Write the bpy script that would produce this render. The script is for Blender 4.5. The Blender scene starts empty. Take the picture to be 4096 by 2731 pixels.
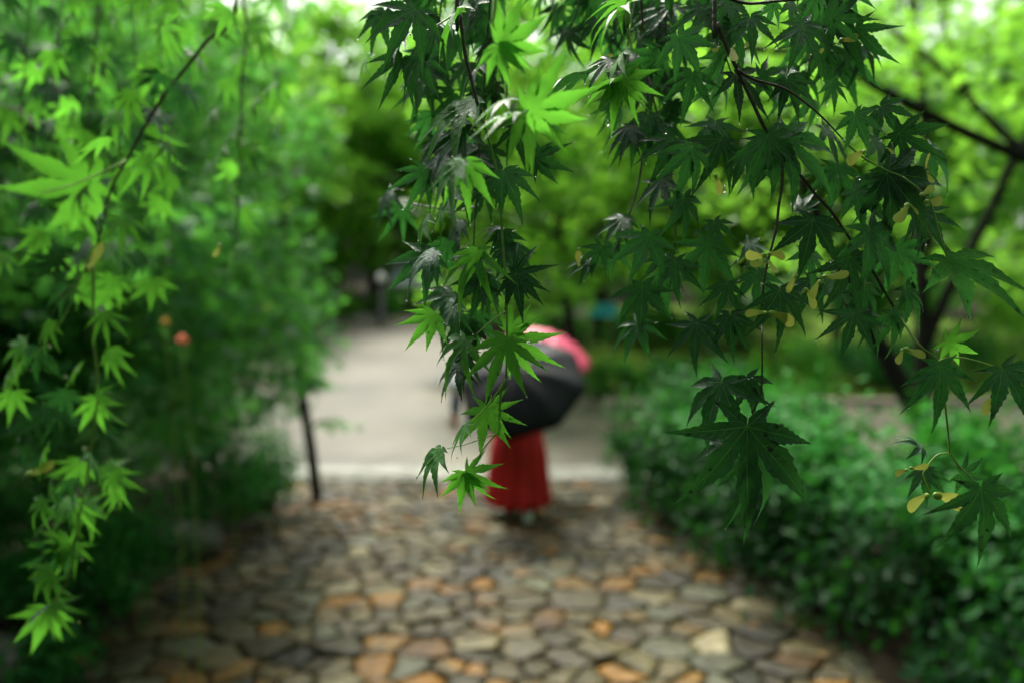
import bpy, math, random
import numpy as np
from mathutils import Vector, Matrix

R = math.radians
sc = bpy.context.scene
col = sc.collection

# ------------------------------------------------------------------ camera
CAM_Z = 2.15
PITCH = R(4.76)
FPX = 28 / 36 * 4096
cd = bpy.data.cameras.new('camera')
cam = bpy.data.objects.new('camera', cd)
col.objects.link(cam)
cam.location = (0, 0, CAM_Z)
cam.rotation_euler = (math.pi / 2 - PITCH, 0, 0)
cd.lens = 28
cd.sensor_width = 36
cd.clip_start = 0.05
cd.clip_end = 500
cd.dof.use_dof = True
cd.dof.focus_distance = 0.64
cd.dof.aperture_fstop = 2.7
sc.camera = cam

# ------------------------------------------------------------------ light
SUN_EL, SUN_AZ = R(56), R(-18)          # azimuth from +Y towards +X
w = bpy.data.worlds.new('World')
sc.world = w
w.use_nodes = True
nt = w.node_tree
bg = nt.nodes['Background']
sky = nt.nodes.new('ShaderNodeTexSky')
sky.sky_type = 'NISHITA'
sky.sun_disc = False
sky.sun_elevation = SUN_EL
sky.sun_rotation = SUN_AZ
sky.dust_density = 6.0
sky.air_density = 1.0
sky.ozone_density = 1.0
hs = nt.nodes.new('ShaderNodeHueSaturation')
hs.inputs['Saturation'].default_value = 0.22
nt.links.new(sky.outputs[0], hs.inputs['Color'])
nt.links.new(hs.outputs[0], bg.inputs[0])
bg.inputs[1].default_value = 0.14
sd = bpy.data.lights.new('sun', 'SUN')
sd.energy = 2.8
sd.angle = R(14)
sd.color = (1.0, 0.95, 0.82)
sun = bpy.data.objects.new('sun', sd)
col.objects.link(sun)
dirv = Vector((math.sin(SUN_AZ) * math.cos(SUN_EL), math.cos(SUN_AZ) * math.cos(SUN_EL), math.sin(SUN_EL)))
sun.rotation_euler = dirv.to_track_quat('Z', 'Y').to_euler()
sun.location = dirv * 30
sc.view_settings.view_transform = 'Standard'
sc.view_settings.look = 'None'
sc.view_settings.exposure = 1.38
sc.view_settings.gamma = 1
sc.cycles.use_denoising = True
sc.cycles.max_bounces = 12
sc.cycles.diffuse_bounces = 9
sc.cycles.transmission_bounces = 9
sc.cycles.transparent_max_bounces = 6
sc.cycles.sample_clamp_indirect = 6
sc.cycles.caustics_refractive = False
sc.cycles.caustics_reflective = False

# ------------------------------------------------------------------ helpers
FWD = Vector((0, math.cos(PITCH), -math.sin(PITCH)))
UP = Vector((0, math.sin(PITCH), math.cos(PITCH)))
RIGHT = Vector((1, 0, 0))
CAMP = Vector((0, 0, CAM_Z))


def P(px, py, d):
    """A point of the place: seen at photo pixel (px, py), d metres away."""
    return CAMP + d * (FWD + (px - 2048) / FPX * RIGHT - (py - 1365.5) / FPX * UP)


def tag(o, label=None, cat=None, group=None, kind=None):
    if label: o['label'] = label
    if cat: o['category'] = cat
    if group: o['group'] = group
    if kind: o['kind'] = kind
    return o


def empty(name, loc=(0, 0, 0), rz=0):
    o = bpy.data.objects.new(name, None)
    col.objects.link(o)
    o.location = loc
    o.rotation_euler = (0, 0, rz)
    o.empty_display_size = 0.1
    return o


def link(name, me, parent=None, loc=None):
    o = bpy.data.objects.new(name, me)
    col.objects.link(o)
    if parent: o.parent = parent
    if loc is not None: o.location = loc
    return o


def copy_tree(o, parent=None):
    c = o.copy()
    col.objects.link(c)
    c.parent = parent
    for ch in o.children:
        copy_tree(ch, c)
    return c


def mesh(name, verts, faces, mat=None, smooth=True):
    me = bpy.data.meshes.new(name)
    me.from_pydata([tuple(v) for v in verts], [], faces)
    if mat: me.materials.append(mat)
    if smooth and len(me.polygons):
        me.polygons.foreach_set('use_smooth', [True] * len(me.polygons))
    me.update()
    return me


def np_mesh(name, V, F, mat, attr=None):
    """V (n,3), F (m,k) all the same k."""
    me = bpy.data.meshes.new(name)
    n, (m, k) = len(V), F.shape
    me.vertices.add(n)
    me.vertices.foreach_set('co', V.astype(np.float32).ravel())
    me.loops.add(m * k)
    me.loops.foreach_set('vertex_index', F.astype(np.int32).ravel())
    me.polygons.add(m)
    me.polygons.foreach_set('loop_start', np.arange(0, m * k, k, dtype=np.int32))
    me.polygons.foreach_set('loop_total', np.full(m, k, dtype=np.int32))
    me.update(calc_edges=True)
    if attr is not None:
        a = me.attributes.new('tone', 'FLOAT', 'FACE')
        a.data.foreach_set('value', attr.astype(np.float32))
    me.materials.append(mat)
    return me


def smooth_line(pts, n=6):
    pts = [Vector(p) for p in pts]
    if len(pts) < 3:
        return [pts[0].lerp(pts[-1], i / n) for i in range(n + 1)]
    out = []
    for i in range(len(pts) - 1):
        p0 = pts[max(i - 1, 0)]; p1 = pts[i]; p2 = pts[i + 1]; p3 = pts[min(i + 2, len(pts) - 1)]
        for j in range(n):
            t = j / n
            out.append(0.5 * ((2 * p1) + (p2 - p0) * t + (2 * p0 - 5 * p1 + 4 * p2 - p3) * t * t + (3 * p1 - p0 - 3 * p2 + p3) * t ** 3))
    out.append(pts[-1])
    return out


class MB:
    def __init__(s): s.v = []; s.f = []

    def tube(s, pts, radii, sides=6, cap=True):
        pts = [Vector(p) for p in pts]
        n = len(pts)
        if isinstance(radii, (int, float)): radii = [radii] * n
        if len(radii) == 2 and n != 2:
            radii = [radii[0] + (radii[1] - radii[0]) * i / (n - 1) for i in range(n)]
        base = len(s.v)
        t = (pts[1] - pts[0]).normalized()
        u = t.orthogonal().normalized()
        for i in range(n):
            a = pts[max(i - 1, 0)]; b = pts[min(i + 1, n - 1)]
            t2 = (b - a)
            if t2.length < 1e-9: t2 = t
            t2 = t2.normalized()
            u = (u - t2 * u.dot(t2))
            u = u.normalized() if u.length > 1e-6 else t2.orthogonal().normalized()
            vv = t2.cross(u)
            for k in range(sides):
                a_ = 2 * math.pi * k / sides
                s.v.append(pts[i] + (u * math.cos(a_) + vv * math.sin(a_)) * radii[i])
        for i in range(n - 1):
            for k in range(sides):
                k2 = (k + 1) % sides
                s.f.append((base + i * sides + k, base + i * sides + k2, base + (i + 1) * sides + k2, base + (i + 1) * sides + k))
        if cap:
            s.f.append(tuple(base + k for k in reversed(range(sides))))
            s.f.append(tuple(base + (n - 1) * sides + k for k in range(sides)))
        return s

    def box(s, c, d, rot=None):
        c = Vector(c); b = len(s.v)
        for z in (-1, 1):
            for y in (-1, 1):
                for x in (-1, 1):
                    p = Vector((x * d[0] / 2, y * d[1] / 2, z * d[2] / 2))
                    if rot: p = rot @ p
                    s.v.append(c + p)
        for f in ((0, 2, 3, 1), (4, 5, 7, 6), (0, 1, 5, 4), (2, 6, 7, 3), (0, 4, 6, 2), (1, 3, 7, 5)):
            s.f.append(tuple(b + i for i in f))
        return s

    def ball(s, c, r, seg=10, rings=7):
        c = Vector(c); b = len(s.v)
        if not hasattr(r, '__len__'): r = (r, r, r)
        s.v.append(c + Vector((0, 0, r[2])))
        for i in range(1, rings):
            th = math.pi * i / rings
            for j in range(seg):
                ph = 2 * math.pi * j / seg
                s.v.append(c + Vector((r[0] * math.sin(th) * math.cos(ph), r[1] * math.sin(th) * math.sin(ph), r[2] * math.cos(th))))
        s.v.append(c - Vector((0, 0, r[2])))
        last = len(s.v) - 1
        for j in range(seg):
            s.f.append((b, b + 1 + j, b + 1 + (j + 1) % seg))
            s.f.append((last, b + 1 + (rings - 2) * seg + (j + 1) % seg, b + 1 + (rings - 2) * seg + j))
        for i in range(rings - 2):
            for j in range(seg):
                a = b + 1 + i * seg
                s.f.append((a + j, a + seg + j, a + seg + (j + 1) % seg, a + (j + 1) % seg))
        return s

    def build(s, name, mat, parent=None, smooth=True):
        return link(name, mesh(name, s.v, s.f, mat, smooth), parent)


# ------------------------------------------------------------------ materials
def mat(name, base, rough=0.6, var=0.0, scale=5.0, bump=0.0, bscale=40.0, spec=0.5, metal=0.0, transmission=0.0, coat=0.0, obj_var=0.0, dark=None):
    m = bpy.data.materials.new(name)
    m.use_nodes = True
    t = m.node_tree; N = t.nodes; L = t.links
    b = N['Principled BSDF']
    b.inputs['Base Color'].default_value = (*base, 1)
    b.inputs['Roughness'].default_value = rough
    b.inputs['Specular IOR Level'].default_value = spec
    b.inputs['Metallic'].default_value = metal
    b.inputs['Transmission Weight'].default_value = transmission
    b.inputs['Coat Weight'].default_value = coat
    if var or bump or obj_var:
        tc = N.new('ShaderNodeTexCoord')
        ns = N.new('ShaderNodeTexNoise')
        ns.inputs['Scale'].default_value = scale
        ns.inputs['Detail'].default_value = 6
        ns.inputs['Roughness'].default_value = 0.65
        L.new(tc.outputs['Object'], ns.inputs['Vector'])
        if var:
            mx = N.new('ShaderNodeMix'); mx.data_type = 'RGBA'
            d = dark or tuple(c * (1 - var) for c in base)
            mx.inputs['A'].default_value = (*d, 1)
            mx.inputs['B'].default_value = (*[min(1, c * (1 + var * .5)) for c in base], 1)
            rp = N.new('ShaderNodeMapRange')
            rp.inputs['From Min'].default_value = 0.35; rp.inputs['From Max'].default_value = 0.68
            L.new(ns.outputs['Fac'], rp.inputs['Value'])
            L.new(rp.outputs[0], mx.inputs['Factor'])
            src = mx.outputs['Result']
            if obj_var:
                oi = N.new('ShaderNodeObjectInfo')
                h = N.new('ShaderNodeHueSaturation')
                mr = N.new('ShaderNodeMapRange')
                mr.inputs['To Min'].default_value = 1 - obj_var; mr.inputs['To Max'].default_value = 1 + obj_var
                L.new(oi.outputs['Random'], mr.inputs['Value'])
                L.new(mr.outputs[0], h.inputs['Value'])
                L.new(src, h.inputs['Color'])
                src = h.outputs[0]
            L.new(src, b.inputs['Base Color'])
        if bump:
            n2 = N.new('ShaderNodeTexNoise')
            n2.inputs['Scale'].default_value = bscale; n2.inputs['Detail'].default_value = 4
            L.new(tc.outputs['Object'], n2.inputs['Vector'])
            bp = N.new('ShaderNodeBump'); bp.inputs['Strength'].default_value = bump; bp.inputs['Distance'].default_value = 0.02
            L.new(n2.outputs['Fac'], bp.inputs['Height'])
            L.new(bp.outputs[0], b.inputs['Normal'])
    return m


def foliage_mat(name, c_dark, c_light, trans_col, trans=0.45, rough=0.45, veins=False, wet=False, spec=.22):
    """Leaf blade: reflected light plus light coming through the blade."""
    m = bpy.data.materials.new(name)
    m.use_nodes = True
    t = m.node_tree; N = t.nodes; L = t.links
    b = N['Principled BSDF']; out = N['Material Output']
    b.inputs['Roughness'].default_value = rough
    b.inputs['Specular IOR Level'].default_value = .42 if veins else spec
    if veins:
        oi = N.new('ShaderNodeObjectInfo'); fac = oi.outputs['Random']
    else:
        at = N.new('ShaderNodeAttribute'); at.attribute_name = 'tone'; fac = at.outputs['Fac']
    mx = N.new('ShaderNodeMix'); mx.data_type = 'RGBA'
    mx.inputs['A'].default_value = (*c_dark, 1); mx.inputs['B'].default_value = (*c_light, 1)
    L.new(fac, mx.inputs['Factor'])
    colr = mx.outputs['Result']
    mt = N.new('ShaderNodeMix'); mt.data_type = 'RGBA'
    mt.inputs['A'].default_value = (*[c * .35 for c in trans_col], 1); mt.inputs['B'].default_value = (*trans_col, 1)
    L.new(fac, mt.inputs['Factor'])
    tcol = mt.outputs['Result']
    if veins:
        uv = N.new('ShaderNodeUVMap'); sp = N.new('ShaderNodeSeparateXYZ')
        L.new(uv.outputs[0], sp.inputs[0])
        # midrib
        mr = N.new('ShaderNodeMapRange'); mr.interpolation_type = 'SMOOTHSTEP'
        mr.inputs['From Min'].default_value = 0.02; mr.inputs['From Max'].default_value = 0.085
        mr.inputs['To Min'].default_value = 1; mr.inputs['To Max'].default_value = 0
        L.new(sp.outputs[0], mr.inputs['Value'])
        # side veins
        m1 = N.new('ShaderNodeMath'); m1.operation = 'MULTIPLY_ADD'; m1.inputs[1].default_value = -0.16
        L.new(sp.outputs[0], m1.inputs[0]); L.new(sp.outputs[1], m1.inputs[2])
        m2 = N.new('ShaderNodeMath'); m2.operation = 'MULTIPLY'; m2.inputs[1].default_value = 9.0
        L.new(m1.outputs[0], m2.inputs[0])
        m3 = N.new('ShaderNodeMath'); m3.operation = 'FRACT'; L.new(m2.outputs[0], m3.inputs[0])
        mr2 = N.new('ShaderNodeMapRange'); mr2.interpolation_type = 'SMOOTHSTEP'
        mr2.inputs['From Min'].default_value = 0.0; mr2.inputs['From Max'].default_value = 0.16
        mr2.inputs['To Min'].default_value = 0.22; mr2.inputs['To Max'].default_value = 0
        L.new(m3.outputs[0], mr2.inputs['Value'])
        mm = N.new('ShaderNodeMath'); mm.operation = 'MAXIMUM'
        L.new(mr.outputs[0], mm.inputs[0]); L.new(mr2.outputs[0], mm.inputs[1])
        vx = N.new('ShaderNodeMix'); vx.data_type = 'RGBA'
        vx.inputs['B'].default_value = (0.11, 0.24, 0.055, 1)
        L.new(mm.outputs[0], vx.inputs['Factor']); L.new(colr, vx.inputs['A'])
        # blotchy pigment
        tc = N.new('ShaderNodeTexCoord'); nz = N.new('ShaderNodeTexNoise'); nz.inputs['Scale'].default_value = 3.5; nz.inputs['Detail'].default_value = 5
        L.new(tc.outputs['Object'], nz.inputs['Vector'])
        h = N.new('ShaderNodeHueSaturation')
        v1 = N.new('ShaderNodeMapRange'); v1.inputs['From Min'].default_value = .3; v1.inputs['From Max'].default_value = .7
        v1.inputs['To Min'].default_value = .7; v1.inputs['To Max'].default_value = 1.25
        L.new(nz.outputs['Fac'], v1.inputs['Value']); L.new(v1.outputs[0], h.inputs['Value'])
        L.new(vx.outputs['Result'], h.inputs['Color'])
        colr = h.outputs[0]
        # blade relief: raised between the veins, plus water film
        bp = N.new('ShaderNodeBump'); bp.inputs['Strength'].default_value = 0.5; bp.inputs['Distance'].default_value = 0.02; bp.invert = True
        L.new(mm.outputs[0], bp.inputs['Height'])
        n3 = N.new('ShaderNodeTexNoise'); n3.inputs['Scale'].default_value = 14; n3.inputs['Detail'].default_value = 3
        L.new(tc.outputs['Object'], n3.inputs['Vector'])
        bp2 = N.new('ShaderNodeBump'); bp2.inputs['Strength'].default_value = 0.12; bp2.inputs['Distance'].default_value = 0.03
        L.new(n3.outputs['Fac'], bp2.inputs['Height']); L.new(bp.outputs[0], bp2.inputs['Normal'])
        L.new(bp2.outputs[0], b.inputs['Normal'])
        if wet:
            r1 = N.new('ShaderNodeMapRange'); r1.inputs['From Min'].default_value = .36; r1.inputs['From Max'].default_value = .46
            r1.inputs['To Min'].default_value = .15; r1.inputs['To Max'].default_value = .5
            n4 = N.new('ShaderNodeTexNoise'); n4.inputs['Scale'].default_value = 8; n4.inputs['Detail'].default_value = 4
            L.new(tc.outputs['Object'], n4.inputs['Vector']); L.new(n4.outputs['Fac'], r1.inputs['Value'])
            L.new(r1.outputs[0], b.inputs['Roughness'])
    L.new(colr, b.inputs['Base Color'])
    tr = N.new('ShaderNodeBsdfTranslucent')
    L.new(tcol, tr.inputs['Color'])
    ms = N.new('ShaderNodeMixShader'); ms.inputs[0].default_value = trans
    L.new(b.outputs[0], ms.inputs[1]); L.new(tr.outputs[0], ms.inputs[2])
    L.new(ms.outputs[0], out.inputs['Surface'])
    return m


M = {}
M['leaf'] = foliage_mat('maple leaf mature', (0.007, 0.036, 0.022), (0.018, 0.08, 0.032), (0.05, 0.25, 0.035), .22, .35, True, True)
M['leaf_young'] = foliage_mat('maple leaf young', (0.03, 0.15, 0.02), (0.06, 0.22, 0.03), (0.16, 0.55, 0.04), .45, .4, True, True)
M['fol_left'] = foliage_mat('maple crown leaf', (0.005, 0.04, 0.014), (0.05, 0.22, 0.055), (0.14, 0.52, 0.06), .4, .5, spec=.09)
M['fol_bright'] = foliage_mat('sunny tree leaf', (0.02, 0.10, 0.012), (0.12, 0.34, 0.03), (0.34, 0.80, 0.06), .58, .45)
M['fol_mid'] = foliage_mat('tree leaf', (0.015, 0.085, 0.016), (0.07, 0.28, 0.035), (0.25, 0.72, 0.06), .56, .45)
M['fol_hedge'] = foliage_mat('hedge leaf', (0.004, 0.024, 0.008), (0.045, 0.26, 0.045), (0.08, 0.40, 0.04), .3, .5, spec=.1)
M['fol_lawn'] = foliage_mat('ground cover leaf', (0.10, 0.24, 0.015), (0.26, 0.42, 0.02), (0.4, 0.62, 0.03), .4, .5)
M['bark'] = mat('wet bark', (0.022, 0.019, 0.016), .8, .5, 12, .6, 60, spec=.15)
M['bark_red'] = mat('young reddish bark', (0.10, 0.06, 0.03), .55, .4, 20, .3, 60)
M['twig'] = mat('brown twig', (0.035, 0.014, 0.012), .4, .4, 60, .2, 200)
M['twig_green'] = mat('green twig', (0.13, 0.22, 0.035), .4, .3, 60)
M['petiole'] = mat('petiole', (0.22, 0.34, 0.05), .4, .3, 40)
M['samara'] = foliage_mat('samara wing', (0.32, 0.36, 0.06), (0.42, 0.46, 0.10), (0.5, 0.55, 0.1), .4, .4, False)
M['water'] = mat('water drop', (1, 1, 1), 0.02, transmission=1.0)
M['water'].node_tree.nodes['Principled BSDF'].inputs['IOR'].default_value = 1.33


# ------------------------------------------------------------------ terrain
def rise(y):
    t = min(max((y - 11.5) / 22, 0), 1.6)
    return 1.35 * t ** 1.3 + max(0, y - 44) * .1


def path_z(y):
    return max((8.2 - y) * 0.05, 0) if y < 8.2 else 0


def path_c(y): return -0.22 - 0.075 * (y - 3.8)
def path_hw(y): return max(1.62, 1.98 - 0.085 * (y - 3.8))


rng = random.Random(7)


def grid(name, xs, ys, fz, m, kind='structure', parent=None):
    v = []; f = []
    nx = len(xs(ys[0]))
    for y in ys:
        for x in xs(y):
            v.append((x, y, fz(x, y)))
    for j in range(len(ys) - 1):
        for i in range(nx - 1):
            a = j * nx + i
            f.append((a, a + 1, a + nx + 1, a + nx))
    o = link(name, mesh(name, v, f, m), parent)
    if kind: o['kind'] = kind
    return o


def lump(x, y):
    return 0.04 * math.sin(x * 2.3 + 1.1 * y) + 0.03 * math.sin(3.1 * y - x * 1.7) + 0.02 * math.sin(6 * x + 5 * y)


def road_l(y): return -14 if y < 12.6 else max(-14, -14 + (y - 12.6) * 9) if y < 13.4 else -6.6 - (y - 13.4) * .02
def road_r(y): return 14 if y < 12.6 else max(1.4, 14 - (y - 12.6) * 16) if y < 13.4 else 1.4 - (y - 13.4) * .30


def ground_z(x, y):
    z = (path_z(y) if y < 8.2 else 0) + rise(y)
    if y < 8.15:
        e = abs(x - path_c(y)) - path_hw(y)
        if e > 0:
            return z + min(e * 0.25, .16) + lump(x, y) * min(1, e * 2)
        return z - 0.07
    if road_l(y) - .4 < x < road_r(y) + .4 and y < 28:
        return z - 0.08
    return z - .03 + lump(x, y) * min(1, (y - 13.2)) if y > 13.2 else z - .06


M['soil'] = mat('damp soil and leaf litter', (0.030, 0.024, 0.016), .95, .55, 6, .8, 25, spec=.08)
M['earth'] = mat('mossy earth', (0.12, 0.22, 0.02), .95, .6, 3, .8, 20, spec=.1, dark=(0.03, 0.035, 0.015))
ys = [-12 + i * .5 for i in range(24)] + [i * .25 for i in range(0, 60)] + [15 + i * 1.0 for i in range(30)] + [45 + 12 * i for i in range(1, 9)]
xs_ = [-60, -40, -28, -20, -16] + [-12 + .5 * i for i in range(49)] + [16, 20, 28, 40, 60]
grid('ground', lambda y: xs_, ys, ground_z, M['soil'])
LAWN = grid('lawn', lambda y: [1.8 + .6 * i - max(0, y - 16) * .25 for i in range(26)], [13.0 + .5 * i for i in range(34)], lambda x, y: ground_z(x, y) + .035, M['earth'])

# road
M['road'] = mat('pale wet concrete road', (0.102, 0.092, 0.066), .4, .6, .5, .25, 90, spec=.5)
M['gutter'] = mat('worn concrete gutter', (0.24, 0.24, 0.21), .2, .4, 4, .3, 60)


ry = [8.86 + .25 * i for i in range(15)] + [12.6 + .1 * i for i in range(9)] + [13.5 + .5 * i for i in range(28)]
grid('road', lambda y: [road_l(y) + (road_r(y) - road_l(y)) * i / 24 for i in range(25)], ry, lambda x, y: rise(y) + .0, M['road'])
GUT = grid('gutter', lambda y: [-7 + i * 1.0 for i in range(14)], [8.22, 8.3, 8.55, 8.78, 8.87], lambda x, y: {8.22: .012, 8.3: .004, 8.55: -.03, 8.78: .004, 8.87: .006}[y], M['gutter'])
pm = mat('rain puddle', (0.25, 0.25, 0.22), .03, spec=1.0)
for (cx, cy, rx, ry_) in ((-1.38, 8.56, .34, .07), (-1.0, 8.52, .12, .05), (1.25, 8.55, .3, .05), (-2.0, 8.58, .2, .05)):
    v = [(cx, cy, 0)]; n = 22
    for i in range(n):
        a = 2 * math.pi * i / n
        k = 1 + .25 * math.sin(3 * a + cx) + .12 * math.sin(5 * a)
        v.append((cx + rx * k * math.cos(a), cy + ry_ * k * math.sin(a), 0))
    zz = -.012 if cy < 9 else .004
    o = link('puddle', mesh('puddle', v, [(0, 1 + i, 1 + (i + 1) % n) for i in range(n)], pm), None, (0, 0, zz))
    o['kind'] = 'structure'

# kerb on the far side of the road: single stones
M['kerb'] = mat('kerb stone', (0.30, 0.24, 0.20), .6, .3, 6, .3, 40, obj_var=.15)
KERB = link('kerb', MB().box((6.5, 12.95, -.02), (10.2, .12, .08)).build('tmp', M['soil']).data)
bpy.data.objects.remove(bpy.data.objects['tmp'])
KERB['kind'] = 'structure'
kb = MB().box((0, 0, 0), (.78, .17, .2)); kme = mesh('kerb_stone', kb.v, kb.f, M['kerb'], False)
for i in range(13):
    o = link('kerb_stone', kme, KERB, (1.9 + i * .8, 12.95 + rng.uniform(-.01, .01), .05 + rng.uniform(-.01, .01)))
    bv = o.modifiers.new('bevel', 'BEVEL'); bv.width = .015; bv.segments = 2

# ------------------------------------------------------------------ stone path: every stone an object
def stone_mat(name, c, stain, amount):
    m = mat(name, c, .5, .6, 10, .8, 26, spec=.17, obj_var=.28)
    t = m.node_tree; N = t.nodes; L = t.links
    bs = N['Principled BSDF']; src = bs.inputs['Base Color'].links[0].from_socket
    ge = N.new('ShaderNodeNewGeometry'); nz = N.new('ShaderNodeTexNoise'); nz.inputs['Scale'].default_value = 5.5; nz.inputs['Detail'].default_value = 7; nz.inputs['Roughness'].default_value = .7
    L.new(ge.outputs['Position'], nz.inputs['Vector'])
    mr = N.new('ShaderNodeMapRange'); mr.inputs['From Min'].default_value = .62 - amount * .3; mr.inputs['From Max'].default_value = .76 - amount * .3
    L.new(nz.outputs['Fac'], mr.inputs['Value'])
    mx = N.new('ShaderNodeMix'); mx.data_type = 'RGBA'; mx.inputs['B'].default_value = (*stain, 1)
    L.new(mr.outputs[0], mx.inputs['Factor']); L.new(src, mx.inputs['A'])
    n2 = N.new('ShaderNodeTexNoise'); n2.inputs['Scale'].default_value = 2.2; n2.inputs['Detail'].default_value = 5    # mud and moss film across stones
    L.new(ge.outputs['Position'], n2.inputs['Vector'])
    m2 = N.new('ShaderNodeMapRange'); m2.inputs['From Min'].default_value = .48; m2.inputs['From Max'].default_value = .68; m2.inputs['To Max'].default_value = .75
    L.new(n2.outputs['Fac'], m2.inputs['Value'])
    mx2 = N.new('ShaderNodeMix'); mx2.data_type = 'RGBA'; mx2.inputs['B'].default_value = (.038, .034, .015, 1)
    L.new(m2.outputs[0], mx2.inputs['Factor']); L.new(mx.outputs['Result'], mx2.inputs['A'])
    L.new(mx2.outputs['Result'], bs.inputs['Base Color'])
    return m


STONE = []
for i, (c, wgt, am) in enumerate([((0.0643, 0.0546, 0.0223), 6, .1), ((0.0416, 0.0364, 0.0164), 7, .1), ((0.0983, 0.0854, 0.0397), 5, .1), ((0.0567, 0.0441, 0.0158), 6, .3), ((0.0265, 0.0238, 0.0119), 6, 0),
                              ((0.0832, 0.0525, 0.0134), 4, .4), ((0.1361, 0.0644, 0.0079), 3, .4), ((0.1966, 0.0945, 0.0079), 1, .3), ((0.0643, 0.0350, 0.0109), 1, .2), ((0.1588, 0.1400, 0.0744), 2, .1), ((0.0182, 0.0189, 0.0104), 3, 0), ((0.0643, 0.0686, 0.0382), 5, 0)]):
    mm_ = stone_mat('wet paving stone %d' % i, c, (.17, .09, .02), am)
    STONE += [mm_] * wgt
M['joint'] = mat('dark wet joint', (0.026, 0.022, 0.012), .8, .5, 9, .6, 50)
PATH = grid('stone_path', lambda y: [path_c(y) + path_hw(y) * (-1.02 + 2.04 * i / 10) for i in range(11)],
            [2.4 + .2 * i for i in range(30)], lambda x, y: path_z(y) - .035, M['joint'])


def voronoi(sites, i, lim):
    px, py = sites[i]
    poly = list(lim)
    near = sorted(range(len(sites)), key=lambda k: (sites[k][0] - px) ** 2 + (sites[k][1] - py) ** 2)[1:22]
    for k in near:
        qx, qy = sites[k]
        mx_, my_ = (px + qx) / 2, (py + qy) / 2
        nx_, ny_ = qx - px, qy - py
        out = []
        for a in range(len(poly)):
            A = poly[a]; B = poly[(a + 1) % len(poly)]
            da = (A[0] - mx_) * nx_ + (A[1] - my_) * ny_
            db = (B[0] - mx_) * nx_ + (B[1] - my_) * ny_
            if da <= 0: out.append(A)
            if (da < 0) != (db < 0):
                t = da / (da - db)
                out.append((A[0] + (B[0] - A[0]) * t, A[1] + (B[1] - A[1]) * t))
        poly = out
        if len(poly) < 3: return []
    return poly


rng = random.Random(21)
sites = []; rad = []
for y in (4.02, 6.0):                      # two courses of long slabs, the nosing of shallow steps
    x = path_c(y) - path_hw(y)
    while x < path_c(y) + path_hw(y):
        wd = rng.choice([.3, .4, .5]); sites.append((x + wd / 2, y + rng.uniform(-.02, .02))); rad.append(.3); x += wd
for tr in range(26000):
    y = rng.uniform(2.6, 8.25); x = rng.uniform(path_c(y) - path_hw(y) - .05, path_c(y) + path_hw(y) + .05)
    big = .5 + .5 * math.sin(2.1 * x + 1.3 * y) * math.sin(1.7 * y - .9 * x + 1)
    rr_ = rng.choice([.11, .15, .2, .28, .40]) * (.75 + .5 * big) if tr < 9000 else .10
    if all((x - a) ** 2 + ((y - b_) * .82) ** 2 > (.5 * (rr_ + q)) ** 2 for (a, b_), q in zip(sites, rad)):
        sites.append((x, y)); rad.append(rr_)
nst = 0; STN = []
for i, s_ in enumerate(sites):
    poly = voronoi(sites, i, [(-4, 2.5), (4, 2.5), (4, 8.18), (-4, 8.18)])
    if len(poly) < 3: continue
    # keep inside the path, cut corners so joints stay open
    hw = path_hw(s_[1]) + .12; c0 = path_c(s_[1])
    poly = [(min(max(p[0], c0 - hw), c0 + hw), p[1]) for p in poly]
    cx = sum(p[0] for p in poly) / len(poly); cy = sum(p[1] for p in poly) / len(poly)
    ring = []
    for a in range(len(poly)):
        A = poly[a]; B = poly[(a + 1) % len(poly)]
        for t in (.05, .35, .65, .95):
            j = rng.uniform(.97, 1.02)
            px_, py_ = A[0] + (B[0] - A[0]) * t, A[1] + (B[1] - A[1]) * t
            dx, dy_ = px_ - cx, py_ - cy
            r_ = math.hypot(dx, dy_)
            k = max(.3, (r_ * j - rng.uniform(.006, .013)) / max(r_, 1e-4))
            ring.append((dx * k, dy_ * k))
    n = len(ring)
    hgt = rng.uniform(.0, .022)
    tx, ty = rng.uniform(-.09, .09), rng.uniform(-.09, .06)
    v = []
    for sc_, z in ((1.0, -.06), (1.0, -.002), (.95, .009), (.7, .012)):
        for (a, b_) in ring:
            v.append((a * sc_, b_ * sc_, z + (a * tx + b_ * ty if z > -.05 else 0) + (rng.uniform(-.004, .004) if z > 0 else 0)))
    v.append((0, 0, .012))
    f = []
    for l in range(3):
        for k in range(n):
            f.append((l * n + k, l * n + (k + 1) % n, (l + 1) * n + (k + 1) % n, (l + 1) * n + k))
    for k in range(n): f.append((3 * n + k, 3 * n + (k + 1) % n, 4 * n))
    ar = max(p[0] for p in ring) * max(p[1] for p in ring)
    STN.append((ar / s_[1] ** 3, v, f, rng.choice(STONE), (cx, cy, path_z(cy) + hgt * .6 - .008)))
STN.sort(key=lambda t: -t[0])
ROTS = Matrix.Rotation(-math.atan(.05), 4, 'X')
for (_, v, f, m_, lc_) in STN[:300]:
    o = link('stone', mesh('stone', v, f, m_), PATH, lc_)
    o.rotation_euler = (-math.atan(.05), 0, 0)
ms = sorted(set(t[3].name for t in STN[300:]))
v2 = []; f2 = []; mi = []
for (_, v, f, m_, lc_) in STN[300:]:
    n0 = len(v2); v2 += [ROTS @ Vector(p) + Vector(lc_) for p in v]; f2 += [tuple(n0 + k for k in q) for q in f]; mi += [ms.index(m_.name)] * len(f)
if v2:
    me = mesh('small_stones', v2, f2)
    for n_ in ms: me.materials.append(bpy.data.materials[n_])
    me.polygons.foreach_set('material_index', mi)
    link('small_stones', me, PATH)['kind'] = 'stuff'
nst = len(STN)
print('stones', nst, 'of', len(sites))

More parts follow.
